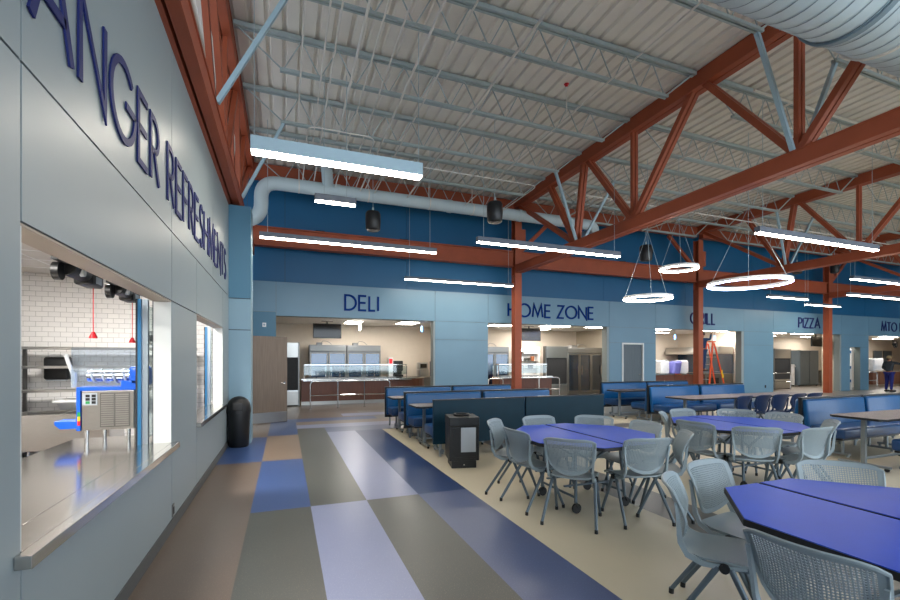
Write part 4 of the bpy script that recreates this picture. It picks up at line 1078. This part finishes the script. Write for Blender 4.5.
def merch(x, y, w, label, rz=0, z=2.14, dp=.7):
    t = thing('open_merchandiser', label, 'display cooler', (x, y, 0), rz, 'tall coolers with dark night curtains')
    mb = MB(); mb.box(0, .05, 0, dp+.05, 0, z); mb.box(w-.05, w, 0, dp+.05, 0, z); mb.box(.05, w-.05, dp, dp+.05, 0, z); mb.build('cabinet', 'stainb', t, .004)
    mb = MB(); mb.box(.05, w-.05, 0, dp, z-.5, z-.01); mb.build('header', 'stain', t)
    mb = MB(); n = 14
    for k in range(n): mb.box(.05+(w-.1)*k/n, .05+(w-.1)*(k+1)/n-.004, .03, .05, .5, z-.5)
    mb.build('night_curtain', 'blackm', t)
    mb = MB(); mb.box(.05, w-.05, -.02, dp-.02, .04, .5); mb.build('base_tank', 'stain', t)
    mb = MB(); mb.box(.05, w-.05, .0, .03, .5, .53); mb.build('ledge', 'chrome', t)
merch(-.06, 15.55, .52, 'tall cooler with dark curtain beside the open wood door', dp=.3)
merch(10.3, 15.8, 1.12, 'tall cooler with dark curtain in the middle of the HOME ZONE opening', dp=.15)
merch(24.05, 15.4, 1.35, 'tall cooler with dark curtain and shiny base at the left of the PIZZA opening')
def counter(x0, x1, y, d, label, guard=True, m='cwood', curve=0):
    t = thing('serving_counter', label, 'counter', (x0, y, 0), 0, 'serving counters')
    w = x1-x0; npan = max(2, int(w/.62))
    if curve:
        outer = [(0, 0), (w-curve, 0)]+[(w-curve+curve*math.sin(R(a)), -curve*.0+curve*(math.cos(R(a))-1)*-1) for a in range(15, 91, 15)]
        outer = [(0, 0), (w-curve, 0)]+[(w-curve+curve*math.sin(R(a)), curve*(1-math.cos(R(a)))) for a in range(15, 91, 15)]
        poly = outer+[(w, d), (0, d)]
    else: poly = [(0, 0), (w, 0), (w, d), (0, d)]
    mb = MB(); mb.prism([(a, b+.06) if b < d-.07 else (a, b) for a, b in poly], 0, .12); mb.build('toe_kick', 'stain', t)
    mb = MB(); mb.prism(poly, .12, .86); mb.build('counter_body', 'blackm' if False else m, t)
    for k in range(npan):
        mb = MB(); ww = (w-curve)/npan; mb.box(ww*k+.015, ww*(k+1)-.015, -.016, -.001, .14, .84); mb.build('front_panel', m, t)
    mb = MB(); mb.prism([(a+(.02 if a > w*.9 else 0), b-(.05 if b < d*.5 else 0)) for a, b in poly], .861, .90); mb.build('worktop', 'stainc', t)
    for k in range(1 if guard else 0):
        mb = MB(); mb.box(.05, w-curve-.05, -.30, -.06, .835, .855); 
        mb.build('tray_slide', 'chrome', t)
    if guard:
        for k in range(max(2, int(w/1.2))+1):
            x = .1+(w-curve-.2)*k/max(2, int(w/1.2)); mb = MB(); mb.tube([(x, .25, .9), (x, .22, 1.33), (x, .42, 1.36)], .014, 8); mb.build('guard_post', 'chrome', t)
        mb = MB(); mb.box(.1, w-curve-.1, .20, .208, 1.02, 1.33); mb.build('guard_glass', 'glass', t)
        mb = MB(); mb.box(.1, w-curve-.1, .19, .62, 1.365, 1.39); mb.build('guard_shelf', 'chrome', t)
        mb = MB()
        for k in range(int((w-curve-.4)/.36)): mb.box(.2+.36*k, .2+.36*k+.32, .30, .60, .901, .925)
        mb.build('food_pans', 'stainb', t)
    return t
counter(.52, 5.1, 15.75, .75, 'curved brown wood-front serving counter in the DELI kitchen', True, 'cwood', .7)
counter(4.3, 5.6, 16.7, .6, 'short steel back counter at the right of the DELI kitchen', False, 'stainb')
counter(7.8, 10.2, 15.2, .6, 'brown wood-front serving counter in the HOME ZONE kitchen, mostly behind the column')
counter(14.4, 18.9, 15.3, .65, 'brown wood-front counter in the GRILL kitchen behind the ladder', False)
counter(31.9, 36.0, 15.0, .7, 'brown wood-front counter in the station at the right edge behind the standing man', False)
counter(30.4, 32.0, 17.35, .6, 'steel work counter at the back of the PIZZA kitchen', False, 'stainb')
def rail(x0, x1, y, label, nposts, split=False):
    t = thing('tray_queue_rail', label, 'rail', (x0, y, 0), 0, 'tubular steel queue rails')
    w = x1-x0
    mb = MB(); mb.tube(smooth_path([(0, 0, 0), (0, 0, .87), (w, 0, .87), (w, 0, 0)], .12, 6), .02, 10); mb.build('top_rail', 'chrome', t)
    mb = MB(); mb.tube([(0, 0, .42), (w, 0, .42)], .016, 8); mb.build('mid_rail', 'chrome', t)
    for k in range(1, nposts-1):
        mb = MB(); x = w*k/(nposts-1); mb.tube([(x, 0, .0), (x, 0, .86)], .018, 8); mb.build('post', 'chrome', t)
    for k in range(nposts):
        mb = MB(); mb.cyl((w*k/(nposts-1), 0, 0), .04, .012, 12); mb.build('floor_flange', 'chrome', t)
rail(.75, 3.3, 14.45, 'tubular steel queue rail in front of the DELI counter', 4)
rail(6.9, 7.5, 14.3, 'short tubular rail left of the column before the HOME ZONE counter', 2)
rail(8.2, 10.05, 14.45, 'tubular steel queue rail right of the column before the HOME ZONE counter', 3)
rail(23.25, 24.6, 14.95, 'tubular rail across the dark cooler in the PIZZA opening', 2)
rail(29.9, 30.85, 14.3, 'tubular rail left of the standing man at the right edge', 2)
def tv(x, y, z, w, h, label, rz=0):
    t = thing('hanging_screen', label, 'television', (x, y, z), rz, 'dark menu screens hung from kitchen ceilings')
    mb = MB(); mb.box(-w/2, w/2, -.03, .03, 0, h); mb.build('case', 'blackm', t, .005)
    mb = MB(); mb.box(-w/2+.02, w/2-.02, -.034, -.0305, .02, h-.02); mb.build('screen', 'screen', t)
    mb = MB(); mb.tube([(0, .04, h-.05), (0, .04, 2.94-z)], .025, 8); mb.box(-.2, .2, .02, .06, 2.93-z, 2.945-z); mb.build('ceiling_mount', 'blackm', t)
tv(1.42, 16.2, 2.33, .98, .52, 'dark wall screen hanging in the DELI opening')
tv(9.38, 15.6, 2.33, .95, .52, 'dark screen hanging just right of the column in the HOME ZONE opening', R(-18))
tv(25.75, 14.4, 2.25, 1.25, .5, 'dark screen hanging in the PIZZA opening beside the farthest column', R(10))
for x, y, z, l in [(2.47, 15.5, 2.6, 'small pendant lamp hanging in the middle of the DELI opening'), (4.75, 15.5, 2.6, 'small blue-white pendant lamp at the right of the DELI opening'),
                   (16.23, 14.6, 2.47, 'small blue-white pendant lamp left of the column in the GRILL opening'), (18.67, 14.6, 2.47, 'small blue-white pendant lamp beside the ladder top in the GRILL opening')]:
    t = thing('mini_pendant', l, 'light', (x, y, z), 0, 'mini pendants over serving counters')
    mb = MB(); mb.lathe((0, 0, 0), [(.0, 0), (.03, 0), (.035, .1), (.028, .2), (0, .21)], 16); mb.build('lamp_shade', 'lampk' if x < 3 else 'pendblue', t)
    mb = MB(); mb.tube([(0, 0, .205), (0, 0, 2.945-z)], .006, 6); mb.build('stem', 'blackm', t)
# items on the DELI counters
t = thing('coffee_machine', 'black countertop machine at the right end of the DELI refrigerators', 'coffee maker', (4.15, 17.2, .0))
mb = MB(); mb.box(-.25, .45, 0, .6, 0, .88); mb.build('stand', 'stainb', t)
mb = MB(); mb.rbox(-.0, .36, .1, .5, 1.1, 1.52, .04); mb.box(0, .36, .1, .5, .88, .95); mb.box(0, .36, .35, .5, .95, 1.1); mb.build('machine_body', 'black', t)
mb = MB(); mb.box(-.22, -.04, .2, .4, .881, 1.65); mb.box(-.20, -.06, .195, .1995, 1.4, 1.6, 1); o = mb.build('cup_tower', ['wrap', 'red'], t)
for x, y, z0, w, h, m, l in [(6.43, 16.8, 0, .5, 1.5, 'black', 'dark beverage machine at the right edge of the DELI opening'), (5.25, 16.9, .901, .4, .55, 'stain', 'steel box machine on the right back counter of the DELI kitchen')]:
    t = thing('beverage_machine', l, 'drink machine', (x-.6 if z0 == 0 else x, y, z0))
    mb = MB(); mb.rbox(-w/2, w/2, -.1, .35, 0.0, h*.5, .02); mb.rbox(-w/2, w/2, 0.0, .35, h*.5, h, .03); mb.build('case', m, t)
    mb = MB(); mb.box(-w/3, w/3, -.02, -.001, h*.6, h*.9); mb.build('front_panel', 'screen', t)
# HOME: bright pass-through with racks
mb = MB()
t = thing('pass_window', 'bright lit white pass-through with stacked pans in the HOME ZONE kitchen', 'rack', (9.95, 17.3, 0))
mb.box(0, .07, .3, .6, .0, 2.15); mb.box(1.15, 1.22, .3, .6, 0, 2.15); mb.box(.07, 1.15, .3, .6, 2.05, 2.15); mb.box(.07, 1.15, .3, .6, 0, .8); mb.build('frame', 'white', t)
mb = MB()
for z in (1.15, 1.5, 1.85): mb.box(.07, 1.15, .32, .58, z-.02, z)
mb.build('shelf', 'chrome', t)
mb = MB(); mb.box(.07, 1.15, .56, .60, .8, 2.05); mb.build('back_board', 'white', t)
mb = MB(); mb.box(.08, 1.14, .50, .53, 1.99, 2.03); mb.build('strip_light', 'lampk', t)
for k, (x, z, w, h, m) in enumerate([(.3, 1.505, .2, .2, 'wrap'), (.62, 1.505, .3, .14, 'stainb'), (.9, 1.505, .2, .22, 'brownbox'), (.3, 1.155, .3, .16, 'wrap'), (.8, 1.155, .3, .2, 'stainb'), (.35, 1.855, .25, .1, 'stainb'), (.8, 1.855, .25, .12, 'wrap')]):
    mb = MB(); mb.lathe((9.95+x, 17.75, z), [(0, 0), (w/2*.8, 0), (w/2*.85, h*.8), (w/2*.9, h), (w/2*.8, h), (0, h*.96)] if False else [(0, 0), (w/2.6, 0), (w/2.2, h*.85), (w/2.0, h), (0, h)], 16)
    tag(mb.build('kitchen_pot', m), ['white pot on the middle shelf, left', 'flat steel pan on the middle shelf, centre', 'brown pot on the middle shelf, right', 'wide white pot on the lower shelf, left', 'steel pot on the lower shelf, right', 'steel pan on the top shelf, left', 'white pan on the top shelf, right'][k]+' of the bright HOME ZONE pass-through', 'pot', 'pots in the bright pass-through')
# GRILL: hood, wrapped equipment, ladder
t = thing('exhaust_hood', 'long stainless exhaust hood with equipment line in the GRILL kitchen', 'hood', (20.15, 14.8, 0))
mb = MB(); mb.prism([(-.9, 2.2), (-.0, 2.2), (-.0, 1.85), (-1.0, 1.85), (-1.0, 1.95)], 0, 3.1, axis='y'); mb.build('canopy', 'stain', t)
mb = MB(); mb.box(-.8, 0, 0, 3.1, 0, .9); mb.build('cooking_line', 'stainb', t)
mb = MB(); mb.box(-.04, -.001, 0, 3.1, .9, 1.84); mb.build('splash_panel', 'fglass', t)
for k in range(4):
    mb = MB(); mb.box(-.82, -.801, .1+.75*k, .7+.75*k, .15, .7); mb.build('oven_door', 'blackm', t)
for x, y, w, h, m, l in [(16.55, 15.6, .55, .62, 'wrap', 'white wrapped appliance on the GRILL counter, leftmost'), (17.15, 15.5, .45, .58, 'wraplav', 'lavender-striped wrapped appliance on the GRILL counter'),
                   (17.75, 15.6, .5, .62, 'wrap', 'white wrapped appliance on the GRILL counter just left of the column'), (32.9, 15.35, 1.05, .74, 'wrap', 'large white wrapped appliance on the counter by the standing man')]:
    mb = MB()
    mb.rbox(-w/2, w/2, -.2, .25, 0, h, .09)
    # crumpled wrapping
    rnd = random.Random(int(x*10)); mb.v = [(a*(1+.10*rnd.uniform(-1, 1)), b*(1+.10*rnd.uniform(-1, 1)), c*(1+(.06*rnd.uniform(-1, 1)))) for a, b, c in mb.v]
    if m == 'wraplav': mb.v = [(a+.22*c, b, c) for a, b, c in mb.v]
    tag(mb.build('wrapped_appliance', m, None, loc=(x, y, .902)), l, 'appliance')
for x, y, z, r_, h, m, l in [(15.6, 15.55, .901, .05, .24, 'green', 'small green bottle on the GRILL counter at left'), (15.05, 15.5, .901, .06, .3, 'wrap', 'small white bottle on the GRILL counter at far left')]:
    mb = MB(); mb.lathe((x, y, z), [(0, 0), (r_, 0), (r_, h*.6), (r_*.35, h*.8), (r_*.35, h), (0, h)], 14); tag(mb.build('bottle', m), l, 'bottle')
t = thing('step_ladder', 'tall orange fibreglass step ladder standing in the GRILL opening', 'ladder', (18.05, 14.35, 0))
Hh = 2.36
for s in (-1, 1):
    mb = MB(); mb.bar((-.38, s*.24, 0), (.0, s*.15, Hh), .075, .04, up=(0, 1, 0)); mb.build('front_rail', 'orange', t)
    mb = MB(); mb.bar((.75, s*.24, 0), (.08, s*.15, Hh-.05), .06, .035, up=(0, 1, 0)); mb.build('rear_rail', 'orange', t)
for k in range(1, 7):
    f_ = k/7; mb = MB(); x = -.38+.38*f_; yw = .24-.09*f_; mb.box(x-.05, x+.05, -yw, yw, Hh*f_-.015, Hh*f_+.015); mb.build('step', 'alu', t)
for k in (1, 3, 5):
    f_ = k/7; mb = MB(); x = .75-.67*f_; yw = .24-.09*f_; mb.tube([(x, -yw, Hh*f_), (x, yw, Hh*f_)], .012, 6); mb.build('rear_brace', 'alu', t)
mb = MB(); mb.box(-.10, .16, -.18, .18, Hh-.005, Hh+.04); mb.build('top_cap', 'orange', t)
mb = MB(); mb.box(.42, .50, -.245, -.24, .9, 1.1); mb.box(.44, .54, -.272, -.262, .75, .9); mb.build('warning_label', 'yellow', t)
# PIZZA: tall grey cabinet
t = thing('tall_grey_cabinet', 'tall grey steel cabinet in the PIZZA opening beside the farthest column', 'cabinet', (28.3, 16.7, 0))
mb = MB(); mb.box(0, 1.75, 0, .7, .06, 2.12); mb.build('body', 'greydoor', t, .006)
mb = MB(); mb.box(.04, .85, -.02, -.001, .1, 2.08); mb.build('cabinet_door', 'greydoor', t)
mb = MB(); mb.box(.9, 1.71, -.02, -.001, .1, 2.08); mb.build('cabinet_door', 'greydoor', t)
for x in (.05, 1.68):
    for y in (.06, .62):
        mb = MB(); mb.cyl((x, y, 0), .03, .06, 10); mb.build('foot', 'blackm', t)
t = thing('towel_dispenser', 'dark towel dispenser on the cream wall behind the PIZZA opening', 'dispenser', (27.6, 17.98, 1.3)); t.location = (30.1, 17.98, 1.3)
mb = MB(); mb.rbox(-.22, .22, -.25, -.001, 0, .5, .04); mb.build('case', 'black', t)
mb = MB(); mb.box(-.12, .12, -.2, -.1, -.012, -.0005); mb.build('towel_slot', 'paper', t)
t = thing('ingredient_bin', 'white tall bin between the coolers in the PIZZA kitchen', 'bin', (27.9, 17.1, 0))
mb = MB(); mb.rbox(-.25, .25, -.25, .25, .06, 1.15, .05); mb.build('bin_body', 'wrap', t)
mb = MB(); mb.prism([(-.27, 1.152), (.27, 1.152), (.15, 1.3), (-.15, 1.3)], -.27, .27, axis='y'); mb.build('lid', 'wrap', t)
for x in (-.18, .18):
    for y in (-.18, .18):
        mb = MB(); mb.cyl((x, y, 0), .03, .06, 10); mb.build('caster', 'blackm', t)
t = thing('wall_fan', 'dark bracket-mounted fan high in the opening at the right edge', 'fan', (32.4, 14.2, 2.45))
mb = MB(); mb.tube(arc3 := [(.22*math.cos(a*PI/12), 0, .22*math.sin(a*PI/12)) for a in range(24)], .012, 6, closed=True); mb.tube([(.15*math.cos(a*PI/12), 0, .15*math.sin(a*PI/12)) for a in range(24)], .006, 6, closed=True); mb.build('guard', 'blackm', t)
for k in range(4):
    a = k*PI/2+.4; mb = MB(); mb.add([(0.02, .0, 0), (.19*math.cos(a-.35), .03, .19*math.sin(a-.35)), (.2*math.cos(a), 0, .2*math.sin(a)), (.19*math.cos(a+.3), -.03, .19*math.sin(a+.3))], [(0, 1, 2, 3)]); o = mb.build('blade', 'blackm', t); s_ = o.modifiers.new('s', 'SOLIDIFY'); s_.thickness = .008
mb = MB(); mb.lathe((0, 0, 0), [(0, -.05), (.05, -.04), (.06, .12), (0, .14)], 14, 0, 'y'); mb.tube([(0, .1, 0), (0, .12, .49)], .015, 8); mb.build('motor', 'black', t)
for x, l in [(30.2, 'left'), (31.4, 'right')]:
    t = thing('menu_board', 'dark grey wall panel behind the counter at the right edge, '+l+' one', 'panel', (x*1.0+8.6, 17.99, 1.2)); mb = MB(); mb.box(-.5, .5, -.06, -.001, 0, 1.0); mb.build('frame', 'stainb', t)
    mb = MB(); mb.box(-.46, .46, -.065, -.0605, .04, .96); mb.build('panel_face', 'greydoor', t)

# ------------------------------------------------------------------ people
def skin(name, pts, edges, rad, m, parent, sub=2, root=0):
    me = bpy.data.meshes.new(name); me.from_pydata(pts, edges, []); me.materials.append(M[m])
    o = bpy.data.objects.new(name, me); col.objects.link(o); o.parent = parent
    sk = o.modifiers.new('skin', 'SKIN'); sk.use_smooth_shade = True
    if not me.skin_vertices: me.attributes
    for i, r_ in enumerate(rad):
        v = me.skin_vertices[0].data[i]; v.radius = (r_, r_) if not isinstance(r_, tuple) else r_; v.use_root = (i == root)
    s_ = o.modifiers.new('sub', 'SUBSURF'); s_.levels = sub; s_.render_levels = sub
    return o
def person(loc, rz, label, P, up, low, headwear, hairm):
    """P: dict of joints (local: faces -y)"""
    t = thing('person', label, 'person', loc, rz)
    names = ['pelvis', 'waist', 'chest', 'neck', 'head0', 'head1', 'headtop', 'lsh', 'lel', 'lwr', 'lha', 'rsh', 'rel', 'rwr', 'rha', 'lhip', 'lkn', 'lan', 'lto', 'rhip', 'rkn', 'ran', 'rto']
    rad = dict(pelvis=.10, waist=.115, chest=.135, neck=.055, head0=.075, head1=.092, headtop=.07, lsh=.06, lel=.042, lwr=.03, lha=.03, rsh=.06, rel=.042, rwr=.03, rha=.03,
               lhip=.085, lkn=.058, lan=.04, lto=.035, rhip=.085, rkn=.058, ran=.04, rto=.035)
    E_ = [('pelvis', 'waist'), ('waist', 'chest'), ('chest', 'neck'), ('neck', 'head0'), ('head0', 'head1'), ('head1', 'headtop'), ('chest', 'lsh'), ('lsh', 'lel'), ('lel', 'lwr'), ('lwr', 'lha'),
          ('chest', 'rsh'), ('rsh', 'rel'), ('rel', 'rwr'), ('rwr', 'rha'), ('pelvis', 'lhip'), ('lhip', 'lkn'), ('lkn', 'lan'), ('lan', 'lto'), ('pelvis', 'rhip'), ('rhip', 'rkn'), ('rkn', 'ran'), ('ran', 'rto')]
    ix = {n_: i for i, n_ in enumerate(names)}
    skin('body', [P[n_] for n_ in names], [(ix[a], ix[b]) for a, b in E_], [rad[n_]*(1 if n_ in ('head0', 'head1', 'headtop', 'neck', 'lha', 'rha') else .85) for n_ in names], 'skin2', t)
    # hands: five fingers
    for s in 'lr':
        w_, h_ = Vector(P[s+'wr']), Vector(P[s+'ha']); d = (h_-w_).normalized(); side = d.cross(Vector((0, 0, 1))); side = side.normalized() if side.length > .1 else Vector((1, 0, 0))
        mb = MB()
        for k in range(4):
            a = h_+side*(-.03+.02*k); L = [.06, .072, .068, .052][k]; mb.tube([a, a+d*L*.55, a+d*L+Vector((0, 0, -.012))], .008, 6)
        mb.tube([w_+side*-.025+d*.02, w_+side*-.055+d*.06, w_+side*-.06+d*.09], .009, 6); mb.build('fingers', 'skin2', t)
    def cl(name, ns, es, m, k, ends):
        pts = []; rr = []; idn = {}
        for n_ in ns:
            idn[n_] = len(pts); pts.append(P[n_]); rr.append(rad[n_]*k if n_ not in ends else rad[n_]*ends[n_])
        skin(name, pts, [(idn[a], idn[b]) for a, b in es], rr, m, t)
    cl('jacket', ['chest', 'waist', 'pelvis', 'neckb', 'lsh', 'lel', 'lwr', 'rsh', 'rel', 'rwr'], [('pelvis', 'waist'), ('waist', 'chest'), ('chest', 'neckb'), ('chest', 'lsh'), ('lsh', 'lel'), ('lel', 'lwr'), ('chest', 'rsh'), ('rsh', 'rel'), ('rel', 'rwr')], up, 1.25, {'neckb': 1.3, 'lwr': 1.5, 'rwr': 1.5}) if False else None
    P2 = dict(P); P2['nb'] = tuple(Vector(P['chest'])*.45+Vector(P['neck'])*.55); rad['nb'] = .07
    def cl2(name, ns, es, m, k):
        idn = {n_: i for i, n_ in enumerate(ns)}
        skin(name, [P2[n_] for n_ in ns], [(idn[a], idn[b]) for a, b in es], [rad[n_]*k for n_ in ns], m, t)
    cl2('jacket', ['chest', 'waist', 'pelvis', 'nb', 'lsh', 'lel', 'lwr', 'rsh', 'rel', 'rwr'], [('pelvis', 'waist'), ('waist', 'chest'), ('chest', 'nb'), ('chest', 'lsh'), ('lsh', 'lel'), ('lel', 'lwr'), ('chest', 'rsh'), ('rsh', 'rel'), ('rel', 'rwr')], up, 1.28)
    cl2('trousers', ['pelvis', 'lhip', 'lkn', 'lan', 'rhip', 'rkn', 'ran'], [('pelvis', 'lhip'), ('lhip', 'lkn'), ('lkn', 'lan'), ('pelvis', 'rhip'), ('rhip', 'rkn'), ('rkn', 'ran')], low, 1.3)
    for s in 'lr':
        a, b = Vector(P[s+'an']), Vector(P[s+'to']); mb = MB(); lo = min(a.z, b.z)-.05
        d = Vector((b.x-a.x, b.y-a.y, 0)).normalized(); mid = (a+b)/2; ang = math.atan2(d.y, d.x)
        mb.rbox(-.15, .14, -.05, .05, 0, .09, .035, mtx=Matrix.Translation((mid.x, mid.y, lo)) @ Matrix.Rotation(ang, 4, 'Z')); mb.build('shoe', 'shoe', t)
    hd = Vector(P['head1'])
    mb = MB(); mb.lathe((hd.x, hd.y+.008, hd.z+.0), [(.107, -.01), (.112, .04), (.10, .10), (.06, .14), (0, .15)], 20)
    if headwear: mb.box(hd.x-.07, hd.x+.07, hd.y-.19, hd.y-.08, hd.z+.02, hd.z+.032)
    mb.build('cap' if headwear else 'hair', headwear or hairm, t)
    if headwear:
        mb = MB(); mb.lathe((hd.x, hd.y+.02, hd.z-.06), [(.085, 0), (.10, .03), (.104, .05)], 16, a0=R(10), a1=R(170)); mb.build('hair', hairm, t)
    f = hd+Vector((0, -.088, 0)); mb = MB()
    mb.prism([(f.x-.012, f.z-.03), (f.x+.012, f.z-.03), (f.x, f.z+.015)], f.y-.022, f.y+.01, axis='y'); mb.build('nose', 'skin2', t)
    for s in (-1, 1):
        mb = MB(); mb.rbox(f.x+s*.033-.012, f.x+s*.033+.012, f.y-.002, f.y+.01, f.z+.01, f.z+.02, .004); mb.build('eye', 'hair', t)
        mb = MB(); mb.rbox(hd.x+s*.095-.01, hd.x+s*.095+.01, hd.y-.01, hd.y+.03, hd.z-.03, hd.z+.03, .008); mb.build('ear', 'skin2', t)
    mb = MB(); mb.rbox(f.x-.025, f.x+.025, f.y+.002, f.y+.012, f.z-.055, f.z-.045, .003); mb.build('mouth', 'brownbox', t)
    return t
stand = dict(pelvis=(0, 0, .96), waist=(0, 0, 1.10), chest=(0, .01, 1.32), neck=(0, 0, 1.50), head0=(0, -.015, 1.57), head1=(0, -.02, 1.63), headtop=(0, -.01, 1.70),
             lsh=(.19, .01, 1.42), lel=(.27, .03, 1.16), lwr=(.20, -.14, 1.02), lha=(.15, -.20, 1.0), rsh=(-.19, .01, 1.42), rel=(-.36, -.18, 1.36), rwr=(-.42, -.44, 1.42), rha=(-.43, -.52, 1.44),
             lhip=(.10, 0, .88), lkn=(.12, -.02, .50), lan=(.13, .02, .09), lto=(.15, -.14, .05), rhip=(-.10, 0, .88), rkn=(-.12, .02, .50), ran=(-.13, .06, .09), rto=(-.15, -.10, .05))
person((27.62, 12.33, .0), R(75), 'person in tan cap, dark jacket and blue trousers standing at the right edge, arm raised', stand, 'jacket', 'jeans', 'cap', 'hair')
lad = dict(stand); lad.update(lwr=(.22, -.26, 1.6), lel=(.26, -.14, 1.36), lha=(.22, -.30, 1.68), rel=(-.28, -.14, 1.42), rwr=(-.22, -.28, 1.66), rha=(-.22, -.33, 1.74))
person((17.58, 14.35, 1.05), R(90), 'person in dark blue work clothes standing high on the orange ladder', lad, 'navycloth', 'navycloth', None, 'hair')

# ------------------------------------------------------------------ camera, daylight, view
cam = bpy.data.cameras.new('camera'); co = bpy.data.objects.new('camera', cam); col.objects.link(co)
cam.sensor_width = 36; cam.lens = 436/900*36; cam.shift_y = 60/900; cam.clip_start = .05; cam.clip_end = 200
co.location = (0, 0, 1.55); co.rotation_euler = (R(90), 0, R(-20.73))
bpy.context.scene.camera = co
w = bpy.data.worlds.new('daylight'); bpy.context.scene.world = w; w.use_nodes = True
bg = w.node_tree.nodes['Background']; bg.inputs[0].default_value = (.78, .89, 1, 1); bg.inputs[1].default_value = 2.4
sc = bpy.context.scene
sc.view_settings.view_transform = 'Standard'; sc.view_settings.look = 'None'; sc.view_settings.gamma = 1; sc.view_settings.use_curve_mapping = False
sc.view_settings.exposure = 0.8
sc.cycles.max_bounces = 8; sc.cycles.diffuse_bounces = 5; sc.cycles.glossy_bounces = 3; sc.cycles.transparent_max_bounces = 12
sc.cycles.sample_clamp_indirect = 6
sc.cycles.use_denoising = True
